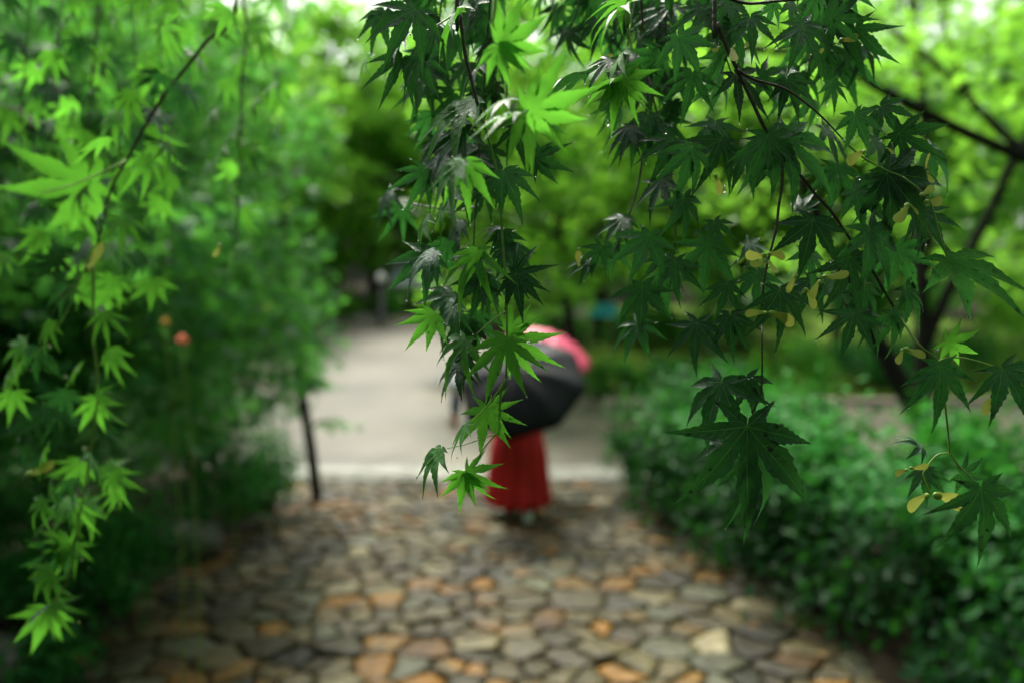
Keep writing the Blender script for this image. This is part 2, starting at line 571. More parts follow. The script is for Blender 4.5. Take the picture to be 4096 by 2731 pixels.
# ------------------------------------------------------------------ leaf masses
STAR = []       # small palmate leaf: five pointed lobes, quads (centre, flank, tip, flank)
for a, l in ((0, 1), (46, .85), (-46, .85), (95, .5), (-95, .5)):
    a = R(a)
    STAR.append(((0, 0, 0), (.42 * l * math.cos(a - .34), .42 * l * math.sin(a - .34), .0), (l * math.cos(a), l * math.sin(a), -.18 * l * l), (.42 * l * math.cos(a + .34), .42 * l * math.sin(a + .34), .0)))
STAR = np.array(STAR)                      # 5,4,3
KITE = np.array([[(0, 0, 0), (.45, -.3, .03), (1, 0, -.12), (.45, .3, .03)]])
OVAL = np.array([[(0, 0, 0), (.35, -.26, .04), (.8, -.2, 0), (1, 0, -.1)], [(1, 0, -.1), (.8, .2, 0), (.35, .26, .04), (0, 0, 0)]])


def leaf_mass(name, pos, size, tmpl, m, seed, up=.5, outw=None, tone=None, droop=.5, parent=None):
    """pos (n,3) leaf bases; size (n,) lengths; the blades face up/outward with scatter."""
    r = np.random.default_rng(seed)
    n = len(pos)
    nrm = r.normal(size=(n, 3)) * .55 + np.array([0, 0, up])
    if outw is not None: nrm += outw
    nrm /= np.linalg.norm(nrm, axis=1)[:, None]
    d = r.normal(size=(n, 3)) + np.array([0, 0, -droop])
    d -= nrm * (d * nrm).sum(1)[:, None]
    d /= np.linalg.norm(d, axis=1)[:, None]
    s = np.cross(nrm, d)
    T = tmpl
    q, k, _ = T.shape
    V = (pos[:, None, None, :] + size[:, None, None, None] * (T[None, :, :, 0:1] * d[:, None, None, :] + T[None, :, :, 1:2] * s[:, None, None, :] + T[None, :, :, 2:3] * nrm[:, None, None, :]))
    V = V.reshape(-1, 3)
    F = np.arange(n * q * k).reshape(n * q, k)
    if tone is None: tone = r.random(n)
    me = np_mesh(name, V, F, m, np.repeat(np.clip(tone, 0, 1), q))
    return me


def clumps(r, centres, per, rad, flat=.5):
    """Scatter leaf bases in flattened clumps around the centres."""
    n = len(centres)
    c = np.repeat(np.array(centres), per, axis=0)
    off = r.normal(size=(n * per, 3)) * np.array([rad, rad, rad * flat])
    ct = np.repeat(r.random(n), per)
    return c + off, ct


# ------------------------------------------------------------------ trees beyond the road
def make_crown_tree(seed, H, spread, z0, nclump, per, leafsize, m, trunk_r, lean=0.0):
    r = np.random.default_rng(seed); rn = random.Random(seed)
    root = empty('tree')
    top = Vector((lean * H * .5, rn.uniform(-.3, .3), H * .8))
    tp = smooth_line([(0, 0, -.3), (lean * H * .12, 0, H * .2), (lean * H * .3 + rn.uniform(-.2, .2), 0, H * .45), top], 5)
    MB().tube(tp, [trunk_r, trunk_r * .25], 8).build('trunk', M['bark'], root)
    cs = []
    nl = 9
    for k in range(nl):
        i0 = int(len(tp) * (.3 + .6 * k / nl)); p = tp[min(i0, len(tp) - 1)]
        a = k * 2.4 + rn.uniform(-.4, .4); L_ = spread * rn.uniform(.6, 1.0)
        e = Vector((p.x + L_ * math.cos(a), p.y + L_ * math.sin(a), p.z + rn.uniform(.05, .35) * L_ + .2))
        mid = p.lerp(e, .5) + Vector((0, 0, .25))
        lp = smooth_line([p, mid, e], 5)
        MB().tube(lp, [trunk_r * .42, trunk_r * .08], 6).build('limb', M['bark'], root)
        for t in (.45, .65, .85, 1.0):
            q = lp[int((len(lp) - 1) * t)]
            cs.append(q + Vector((rn.gauss(0, .3), rn.gauss(0, .3), rn.gauss(.1, .3))))
    while len(cs) < nclump:
        u = r.normal(size=3); u /= np.linalg.norm(u)
        rad = r.random() ** .4
        cs.append(Vector((top.x * .6 + u[0] * rad * spread, u[1] * rad * spread, z0 + (H - z0) * (.5 + .5 * u[2] * rad))))
    pos, ct = clumps(r, [tuple(c) for c in cs], per, .27, .5)
    keep = pos[:, 2] > z0 - .6
    pos, ct = pos[keep], ct[keep]
    size = r.uniform(.55, 1.6, len(pos)) * leafsize
    tone = .55 * ct + .45 * r.random(len(pos)) ** 1.5
    o = link('crown', leaf_mass('crown', pos, size, KITE, m, seed, .6, None, tone, .4), root)
    o['kind'] = 'stuff'
    return root


protos = [make_crown_tree(11, 9.5, 3.0, 2.2, 120, 55, .22, M['fol_bright'], .16, .05),
          make_crown_tree(12, 11, 3.4, 2.2, 135, 55, .23, M['fol_mid'], .2, -.08),
          make_crown_tree(13, 8.0, 2.8, 1.6, 115, 55, .21, M['fol_bright'], .13, .14)]
spots = [(1.15, 14.6, 2, 1.0), (5.6, 19.5, 0, 1.0), (8.6, 16.5, 1, .74), (12.5, 17, 0, 1.0), (6.2, 21, 2, 1.2), (2.3, 21, 1, 1.0), (10.5, 23, 0, .85),
         (-9.6, 15.5, 0, 1.0), (-9.3, 20.5, 1, .8), (-8.9, 26, 2, 1.2), (-12.5, 24, 0, .8), (-13.5, 15, 1, .9),
         (.4, 27.5, 0, 1.1), (4.5, 28, 1, 1.1), (-5.2, 34, 2, 1.3), (-1.2, 36, 2, 1.4), (3, 37, 0, 1.3), (9, 32, 2, 1.3), (14.5, 28, 1, 1.1), (-11, 35, 1, 1.2), (8, 42, 1, 1.3), (-6, 45, 2, 1.6), (17, 22, 0, 1.1), (-17, 28, 1, 1.2), (0, 48, 1, 1.3), (16, 38, 0, 1.3), (-18, 40, 0, 1.3), (-7.9, 17.5, 2, .9), (-7.6, 23.5, 0, .9), (-6.6, 29.5, 0, .8), (-3.2, 40, 1, 1.4), (5.5, 45, 0, 1.5), (-9, 50, 0, 1.6), (12, 48, 2, 1.7), (-2, 52, 0, 1.7), (3.6, 23.5, 0, 1.0), (7.4, 18.2, 2, .9), (-22, 34, 1, 1.4), (-14, 46, 1, 1.5), (22, 34, 1, 1.4)]
spots = [(x, y, k, s * (.78 if y > 26 else 1.0)) for x, y, k, s in spots] + [(-5.9, 27.6, 2, .75), (-8.2, 30.5, 2, .85), (-4.7, 33, 2, .8), (-5.5, 31.5, 0, 1.25), (-3.2, 38, 0, 1.5), (-9, 34, 0, 1.4), (-7.4, 14.6, 0, 1.0)]
used = set()
names = {0: 'tall light green broadleaf tree in the blurred wood beyond the road', 1: 'tall mid green dense tree in the blurred wood beyond the road', 2: 'leaning light green slender tree in the blurred wood beyond the road'}
for i, (x, y, k, s) in enumerate(spots):
    t = protos[k] if k not in used else copy_tree(protos[k])
    used.add(k)
    t.location = (x, y, ground_z(x, y)); t.scale = (s, s, s)
    t.rotation_euler = (0, 0, i * 2.1 if k != 2 or i else 2.6)
    tag(t, names[k], 'tree', 'trees in the wood beyond the road')
tag(protos[2], 'dark leaning trunk with light green crown behind the pink umbrella', 'tree')

# trees standing round the photographer's end of the path (unseen; some added to cut sky light on the near leaves)
for i, (x, y, k, s) in enumerate([(-3.6, -4.5, 1, .8), (3.4, -3.8, 1, .85), (.4, -8, 0, 1.0), (6.2, 1.0, 1, .8), (6.8, 6.5, 0, .8), (-1.4, -3.2, 1, .62), (1.6, -5.5, 1, .8), (-6.5, 0.5, 1, .8), (4.6, -1.2, 1, .7), (-5.2, -2.5, 1, .75)]):
    t = copy_tree(protos[k]); t.location = (x, y, ground_z(x, y)); t.scale = (s, s, s); t.rotation_euler = (0, 0, i * 1.3)
    tag(t, 'broadleaf tree shading the near end of the stone path', 'tree', 'trees at the near end of the path')


# ------------------------------------------------------------------ shrubs
def shrub(name, loc, rx, ry_, h, n, leaf, m, seed, label, cat='shrub', group=None, tmpl=OVAL, flower=None, boxy=False):
    r = np.random.default_rng(seed); rn = random.Random(seed)
    root = empty(name, loc)
    tag(root, label, cat, group)
    nb = max(14, int(n / 220))
    u = r.normal(size=(nb, 3)); u[:, 2] = np.abs(u[:, 2]) * 1.1 - .25
    u /= np.linalg.norm(u, axis=1)[:, None]
    if boxy:
        u = np.sign(u) * np.abs(u) ** .55
    k = r.uniform(.72, .95, nb)
    cs = u * k[:, None] * np.array([rx, ry_, h * .62]) + np.array([0, 0, h * .38])
    if boxy:
        ns_ = int(nb * .4); th = r.uniform(0, 2 * np.pi, ns_)
        cs2 = np.stack([np.cos(th) * rx * .9, np.sin(th) * ry_ * .9, r.uniform(.04, .4, ns_) * h], 1)
        cs = np.vstack([cs, cs2]); u = np.vstack([u, np.stack([np.cos(th), np.sin(th), 0 * th], 1)]); nb += ns_
    per = int(n / nb) + 10
    c = np.repeat(cs, per, axis=0); uu = np.repeat(u, per, axis=0)
    rad = min(rx, ry_, h) * .2
    pos = c + r.normal(size=c.shape) * rad
    pos[:, 2] = np.abs(pos[:, 2])
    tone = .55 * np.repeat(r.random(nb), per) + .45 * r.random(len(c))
    if boxy:      # shade painted into the leaf tone: dark sides, lighter top
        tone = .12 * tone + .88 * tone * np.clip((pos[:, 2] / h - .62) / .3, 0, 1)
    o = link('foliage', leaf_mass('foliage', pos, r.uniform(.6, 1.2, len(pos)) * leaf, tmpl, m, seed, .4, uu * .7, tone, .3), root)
    o['kind'] = 'stuff'
    for j in range(5):
        a = j * 1.3 + rn.uniform(-.3, .3)
        e = (rx * .6 * math.cos(a), ry_ * .6 * math.sin(a), h * .75)
        MB().tube(smooth_line([(.05 * math.cos(a), .05 * math.sin(a), -.1), (e[0] * .4, e[1] * .4, h * .35), e], 4), [.018, .006], 5).build('stem', M['bark'], root)
    return root


# clipped hedge on the right of the path
hd = [(1.78, 7.3, .72, .6, 1.0, 6000, 'tall dark green shrub at the road end of the hedge'),
      (2.0, 6.4, .82, .7, .92, 7500, 'dark green clipped shrub in the hedge, second from the road'),
      (2.36, 5.35, 1.02, .75, .84, 9000, 'dark glossy green hedge shrub under the hanging seed keys'),
      (2.78, 4.3, 1.2, .8, .8, 11000, 'broad dark glossy hedge shrub with lit top beside the stone path'),
      (2.95, 3.2, 1.2, .8, .72, 10000, 'dark hedge shrub at the near end beside the stone path')]
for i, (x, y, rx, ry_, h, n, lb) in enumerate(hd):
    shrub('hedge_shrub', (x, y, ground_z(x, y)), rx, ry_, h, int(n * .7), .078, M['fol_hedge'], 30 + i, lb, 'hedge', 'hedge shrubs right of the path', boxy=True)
shrub('round_shrub', (1.15 + .0, 7.55, ground_z(1.3, 7.6) + .2), .24, .24, .42, 1500, .04, M['fol_hedge'], 41, 'small round clipped shrub at the foot of the hedge by the gutter')
shrub('hedge_shrub', (4.6, 6.6, ground_z(4.6, 6.6)), 1.1, .8, .55, 5000, .05, M['fol_hedge'], 44, 'green shrub behind the hedge in front of the road', 'hedge', 'hedge shrubs right of the path')
# left bank
shrub('round_shrub', (-2.16, 6.9, ground_z(-2.2, 6.9)), .36, .36, .66, 2600, .04, M['fol_hedge'], 51, 'dark round shrub beside the slender maple trunk')
for i, (x, y, h, lb) in enumerate([(-2.5, 6.1, .75, 'dark low shrub under the maple on the left bank'), (-2.75, 4.9, .6, 'dark low shrub on the left bank under hanging maple leaves'),
                                   (-2.55, 3.9, .42, 'dim green low plant at the near left edge of the path'), (-3.5, 4.3, .8, 'dark shrub at the back of the left bank'), (-2.95, 7.3, 1.0, 'dark shrub behind the round shrub at the road edge'), (-3.9, 6.7, 1.2, 'tall dark shrub at the road side of the left bank'), (-5.0, 6.6, 1.3, 'broad dark shrub at the outer end of the left bank'), (-4.6, 5.4, 1.0, 'dark shrub between the weeping maple and the road')]):
    shrub('low_shrub', (x, y, ground_z(x, y)), .6, .6, h, 2600, .06, M['fol_hedge'], 60 + i, lb)
# beyond the road
bd = [(1.75, 13.7, .6, .45, .55), (2.7, 13.75, .7, .45, .62), (3.7, 13.9, .7, .5, .6), (5.0, 14.3, .9, .6, .9), (6.3, 14.2, .8, .6, .8), (7.8, 14.6, 1.0, .7, 1.0), (9.6, 14.8, 1.1, .7, 1.2)]
for i, (x, y, rx, ry_, h) in enumerate(bd):
    shrub('low_shrub', (x, y, ground_z(x, y)), rx, ry_, h, 1800, .09, M['fol_hedge'] if i % 3 else M['fol_mid'], 80 + i, 'low dark shrub in the bed along the far kerb', 'shrub', 'shrubs along the far kerb', KITE)
far = [(-6.6, 33, 2.2, 4.2), (-4.4, 36, 2.2, 4.2), (-8.3, 30, 2.0, 3.8), (-2.4, 36.5, 2.2, 4.2), (-7.4, 16, 1.0, 1.6), (-7.7, 19, 1.1, 1.8), (-7.6, 22.5, 1.2, 1.7), (-6.2, 26.5, 1.2, .9), (-8.3, 25, 1.5, 2.4), (-3.9, 27.4, 1.2, .7), (-1.6, 27, 1.3, .9), (1.0, 20.3, .9, .8), (3.4, 20.4, 1.1, .9), (.2, 23.5, 1.2, 1.5),
       (5.5, 18.5, 1.3, 1.7), (8, 19.5, 1.5, 2.2), (11, 19, 1.5, 2.2), (3.2, 24, 1.6, 2.2), (7, 25, 1.8, 2.6), (13.5, 20, 1.6, 2.5), (-3, 33.5, 2.2, 2.6), (1, 32, 2.2, 2.8), (5.5, 33, 2.4, 3), (-7, 32, 2.2, 2.8), (-11, 21, 1.8, 2.6), (-11, 29, 2, 3), (11, 30, 2.4, 3.2), (16.5, 26, 2.2, 3), (-15, 20, 2, 3)]
for i, (x, y, r_, h) in enumerate(far):
    shrub('understorey_bush', (x, y, ground_z(x, y)), r_, r_ * .8, h, 1500, .16, (M['fol_mid'], M['fol_bright'], M['fol_mid'])[i % 3], 120 + i, 'leafy bush in the undergrowth of the far wood', 'bush', 'bushes in the undergrowth of the wood', KITE)

for i, (x, y, r_, h) in enumerate([(-2.2, -2.2, 1.2, 2.6), (0.2, -2.6, 1.3, 2.8), (2.6, -2.0, 1.3, 2.8), (4.6, 1.2, 1.2, 2.6), (4.9, 3.2, 1.2, 2.3), (-4.4, 1.0, 1.3, 2.6), (-4.6, -1.0, 1.3, 2.8), (5.4, 5.0, 1.1, 1.7), (4.4, -.8, 1.2, 2.8)]):  # unseen bushes added around the camera to block low sky light
    shrub('tall_bush', (x, y, ground_z(x, y)), r_, r_ * .9, h, 3800, .13, M['fol_hedge'], 160 + i, 'tall dark bush enclosing the near end of the path', 'bush', 'tall bushes at the near end of the path', KITE)
for i in range(13):
    x, y = -27 + i * 4.4, 42 + (i * 37 % 7)
    shrub('understorey_bush', (x, y, ground_z(x, y)), 3.2, 2.2, 5.2, 1700, .32, (M['fol_mid'], M['fol_bright'])[i % 2], 180 + i, 'big leafy thicket closing the far end of the wood', 'bush', 'thickets at the far end of the wood', KITE)
# sunny ground cover leaves on the lawn
r = np.random.default_rng(5)
n = 9000
gx = r.uniform(1.6, 13, n); gy = 13.3 + 12 * r.random(n) ** 1.4
pos = np.array([(a - max(0, b - 16) * .25, b, ground_z(a, b) + .03) for a, b in zip(gx, gy)])
o = link('ground_cover', leaf_mass('ground_cover', pos, r.uniform(.05, .13, n), KITE, M['fol_lawn'], 9, 1.2))
tag(o, 'yellow green ground cover on the lawn beyond the road', 'ground cover', kind='stuff')

# ------------------------------------------------------------------ left maple: thin trunk, hanging crown
def tree_from(name, label, cat='tree', group=None, loc=(0, 0, 0)):
    o = empty(name, loc); tag(o, label, cat, group); return o


base = P(1272, 1985, 7.55); base.z = ground_z(base.x, base.y) - .05
lm = tree_from('maple_tree', 'slender maple with thin dark trunk and drooping crown left of the path', loc=base)
tp = [Vector((0, 0, 0))] + [P(a, b, d) - base for a, b, d in ((1245, 1800, 7.5), (1212, 1600, 7.4), (1195, 1430, 7.3), (1150, 1200, 7.2), (1135, 900, 7.0), (1060, 500, 6.8), (950, 100, 6.5))]
MB().tube(smooth_line(tp, 5), [.056, .025], 8).build('trunk', M['bark'], lm)
rn = random.Random(3)
lc = []


def drape(p0, n, ln, dx, dy):
    """A hanging spray: clump centres going outward and down."""
    for k in range(n):
        t = k / max(n - 1, 1)
        lc.append((p0[0] + dx * t, p0[1] + dy * t, p0[2] - ln * t * t))


limb_ends = []
for k in range(20):
    z = .95 + 3.1 * (k / 19)
    a = R(150 + rn.uniform(-75, 75))
    L_ = rn.uniform(.7, 2.2)
    p0 = Vector((base.x - .1, base.y - .2, z))
    e = p0 + Vector((L_ * math.cos(a), -abs(L_ * math.sin(a)) * rn.uniform(.2, 1.2), .25))
    MB().tube(smooth_line([p0 - base, p0.lerp(e, .5) + Vector((0, 0, .15)) - base, e - base], 4), [.014, .004], 5).build('limb', M['bark'], lm)
    for t in (.35, .6, .85, 1.0):
        q = p0.lerp(e, t); drape(q, 3, rn.uniform(.2, .5), rn.uniform(-.15, .1), rn.uniform(-.15, .1))
r = np.random.default_rng(77)
pos, ct = clumps(r, lc, 26, .14, .8)
pos = pos[(pos[:, 2] > 1.25 + np.maximum(0, pos[:, 0] + 2.4) * .45)]
pos = pos[pos[:, 0] < -1.45]
side = [P(a_, b_, d_) for a_, b_, d_ in ((1335, 1690, 7.4), (1365, 1700, 7.4), (1300, 1540, 7.4), (1340, 1430, 7.3), (1300, 1380, 7.3), (1190, 1520, 7.3), (1170, 1640, 7.4), (1250, 1450, 7.3))]
for q in side:
    pos = np.vstack([pos, np.array(q) + r.normal(size=(16, 3)) * np.array([.09, .08, .035])])
    t0 = min(smooth_line(tp, 5), key=lambda a_: (a_ + base - q).length)
    MB().tube(smooth_line([t0, t0.lerp(q - base, .5) + Vector((0, 0, .05)), q - base], 4), [.010, .004], 5).build('limb', M['bark'], lm)
o = link('crown', leaf_mass('crown', pos - np.array(base), r.uniform(.05, .10, len(pos)), STAR, M['fol_left'], 78, .7, None, None, .9), lm)
o['kind'] = 'stuff'

# nearer drooping maple rooted on the left bank
b2 = Vector((-3.7, 4.6, 0)); b2.z = ground_z(b2.x, b2.y) - .05
lm2 = tree_from('maple_tree', 'bushy weeping maple on the left bank with dense drooping green crown', loc=b2)
top2 = [(0, 0, 0), (.1, 0, .8), (.05, .1, 1.7), (.25, .05, 2.6), (.5, 0, 3.3)]
MB().tube(smooth_line(top2, 6), [.07, .03], 8).build('trunk', M['bark'], lm2)
lc = []
for k in range(34):
    z = 1.3 + 2.2 * rn.random() ** 1.3
    a = rn.uniform(-1.4, 1.2)
    L_ = rn.uniform(.7, 2.5)
    p0 = b2 + Vector((.15, 0, z))
    e = p0 + Vector((L_ * math.cos(a), L_ * math.sin(a) * .8, .35))
    if k < 14:
        MB().tube(smooth_line([p0 - b2, p0.lerp(e, .5) + Vector((0, 0, .2)) - b2, e - b2], 4), [.02, .005], 5).build('limb', M['bark'], lm2)
    for t in (.3, .5, .7, .85, 1.0):
        q = p0.lerp(e, t); drape(q, 4, rn.uniform(.25, .9), rn.uniform(-.1, .2), rn.uniform(-.15, .15))
pos, ct = clumps(r, lc, 26, .14, .9)
for k in range(70):       # low hanging skirt of the crown
    lc2 = (rn.uniform(-3.6, -1.25), rn.uniform(3.6, 6.4), rn.uniform(1.1, 2.3))
    pos = np.vstack([pos, np.array(lc2) + r.normal(size=(46, 3)) * .15])
pos = pos[(pos[:, 2] > .95 + np.maximum(0, pos[:, 0] + 2.2) * .5) & (pos[:, 0] < -.30 * pos[:, 1] + .35) & (pos[:, 1] > 2.85)]
o = link('crown', leaf_mass('crown', pos - np.array(b2), r.uniform(.05, .115, len(pos)), STAR, M['fol_left'], 79, .7, None, (.5 + .5 * np.sin(pos[:, 0] * 7 + 3 * np.sin(pos[:, 2] * 6)) * np.sin(pos[:, 1] * 6 + pos[:, 2] * 5)) * .7 + .3 * r.random(len(pos)), .9), lm2)
o['kind'] = 'stuff'
MB().tube([p - b2 for p in smooth_line([b2 + Vector((.2, 0, 2.5)), P(-420, 380, 3.6), P(0, 437, 3.0), P(170, 525, 2.75), P(310, 565, 2.65), P(420, 660, 2.6)], 5)], [.035, .014], 8).build('limb', M['bark'], lm2)
# dark forked limb seen through the leaves
lt = tree_from('bare_limbed_tree', 'dark forked trunk behind the weeping maple', loc=(P(200, 1700, 8.5).x, P(200, 1700, 8.5).y, 0))
o0 = lt.location
MB().tube(smooth_line([Vector((0, 0, 0)), P(195, 1000, 8.5) - o0, P(190, 540, 8.5) - o0, P(120, 480, 8.4) - o0, P(-60, 410, 8.2) - o0], 5), [.13, .07], 8).build('trunk', M['bark'], lt)
MB().tube(smooth_line([P(150, 490, 8.4) - o0, P(240, 540, 8.2) - o0, P(400, 600, 8.0) - o0, P(640, 560, 7.8) - o0], 5), [.075, .02], 7).build('limb', M['bark'], lt)
cs = [tuple(P(rn.uniform(-300, 700), rn.uniform(-200, 520), rn.uniform(7.6, 9.5)) - o0) for _ in range(34)]
pos, ct = clumps(r, cs, 60, .26, .5)
o = link('crown', leaf_mass('crown', pos, r.uniform(.06, .12, len(pos)), STAR, M['fol_mid'], 81, .7, None, .6 * ct + .4 * r.random(len(ct)), .4), lt)
o['kind'] = 'stuff'

# ------------------------------------------------------------------ right: multi-stemmed tree and the big limbs
b3 = P(3720, 1730, 7.0); b3.z = ground_z(b3.x, b3.y) - .05
rt = tree_from('multi_stem_tree', 'dark multi-stemmed tree behind the hedge with bright leaves', loc=b3)


def stem(pts, r0, r1, name='stem', root=rt, o=b3):
    MB().tube(smooth_line([P(*p) - o if len(p) == 3 and p[2] < 90 else Vector(p[:3]) for p in pts], 5), [r0, r1], 8).build(name, M['bark'], root)


stem([(3730, 1760, 7.0), (3620, 1560, 7.0), (3520, 1380, 7.0), (3440, 1220, 6.9), (3330, 1000, 6.8), (3200, 700, 6.6)], .11, .04)
stem([(3700, 1650, 7.0), (3690, 1300, 7.0), (3680, 900, 7.0), (3700, 500, 7.0), (3650, 100, 6.9), (3680, -250, 6.8)], .075, .035)
stem([(3690, 1420, 7.0), (3790, 1170, 6.9), (3960, 850, 6.7), (4080, 600, 6.5), (4300, 300, 6.3)], .055, .03)
rb = P(5600, 1900, 4.6); rb.z = ground_z(rb.x, rb.y) - .05
rl = tree_from('maple_tree', 'maple beyond the hedge reaching long bare dark limbs over it', loc=rb)
MB().tube(smooth_line([Vector((0, 0, 0)), Vector((-.1, 0, 1.0)), P(5000, 900, 4.5) - rb, P(4900, 300, 4.4) - rb, P(4800, -500, 4.4) - rb], 5), [.11, .05], 9).build('trunk', M['bark'], rl)
stem([(5000, 900, 4.5), (4400, 740, 4.3), (3950, 570, 4.1), (3600, 400, 3.9), (3280, 235, 3.7), (2850, 180, 3.5), (2450, 120, 3.3)], .04, .012, 'limb', rl, rb)
stem([(4400, 740, 4.3), (4096, 600, 4.4), (3900, 420, 4.5), (3720, 240, 4.6), (3480, 60, 4.7), (3250, -120, 4.8)], .03, .012, 'limb', rl, rb)
stem([(3900, 420, 4.5), (3800, 200, 4.6), (3760, -60, 4.7)], .018, .008, 'limb', rl, rb)
cs = []
for _ in range(44):
    cs.append(tuple(P(rn.uniform(2500, 4300), rn.uniform(-350, 420), rn.uniform(3.4, 6.5)) - rb))
pos, ct = clumps(r, cs, 34, .2, .35)
o = link('crown', leaf_mass('crown', pos, r.uniform(.05, .085, len(pos)), STAR, M['fol_bright'], 83, .9, None, .6 * ct + .4 * r.random(len(ct)), .3), rl)
o['kind'] = 'stuff'
cs = [tuple(P(rn.uniform(3000, 4300), rn.uniform(-300, 1150), rn.uniform(6.5, 9)) - b3) for _ in range(62)]
pos, ct = clumps(r, cs, 40, .26, .4)
o = link('crown', leaf_mass('crown', pos, r.uniform(.06, .11, len(pos)), STAR, M['fol_bright'], 84, .8, None, .6 * ct + .4 * r.random(len(ct)), .3), rt)
o['kind'] = 'stuff'
# ------------------------------------------------------------------ people
M['skin'] = mat('skin', (0.55, 0.33, 0.24), .5, .1, 8)
M['hair'] = mat('black hair', (0.012, 0.010, 0.010), .35)
M['shirt'] = mat('pale blue white shirt', (0.62, 0.68, 0.78), .8, .12, 6)
M['shirt_blue'] = mat('denim cuff', (0.07, 0.16, 0.36), .8, .2, 10)
M['skirt'] = mat('red pleated cloth', (0.74, 0.022, 0.03), .75, .15, 5, .2, 60)
M['black_cloth'] = mat('black nylon', (0.008, 0.010, 0.013), .6, .3, 4, spec=.15)
M['pink_cloth'] = mat('pink nylon', (0.62, 0.055, 0.13), .5, .2, 4)
M['metal'] = mat('umbrella steel', (0.25, 0.25, 0.25), .3, metal=1.0)
M['plastic'] = mat('black plastic', (0.02, 0.02, 0.02), .35)
M['shoe_white'] = mat('white sole', (0.75, 0.75, 0.72), .6)
M['shoe_dark'] = mat('dark shoe', (0.02, 0.02, 0.022), .5)
M['trouser'] = mat('dark trouser', (0.03, 0.03, 0.04), .8, .2, 8)


def skin_mesh(name, verts, edges, radii, m, parent, root=0, sub=2):
    me = bpy.data.meshes.new(name)
    me.from_pydata([tuple(v) for v in verts], edges, [])
    me.materials.append(m)
    o = link(name, me, parent)
    o.modifiers.new('skin', 'SKIN').use_smooth_shade = True
    if not me.skin_vertices: raise RuntimeError('skin layer')
    sv = me.skin_vertices[0].data
    for i, r_ in enumerate(radii):
        sv[i].radius = (r_, r_) if not hasattr(r_, '__len__') else r_
        sv[i].use_root = (i == root)
    s = o.modifiers.new('sub', 'SUBSURF'); s.levels = sub; s.render_levels = sub
    return o


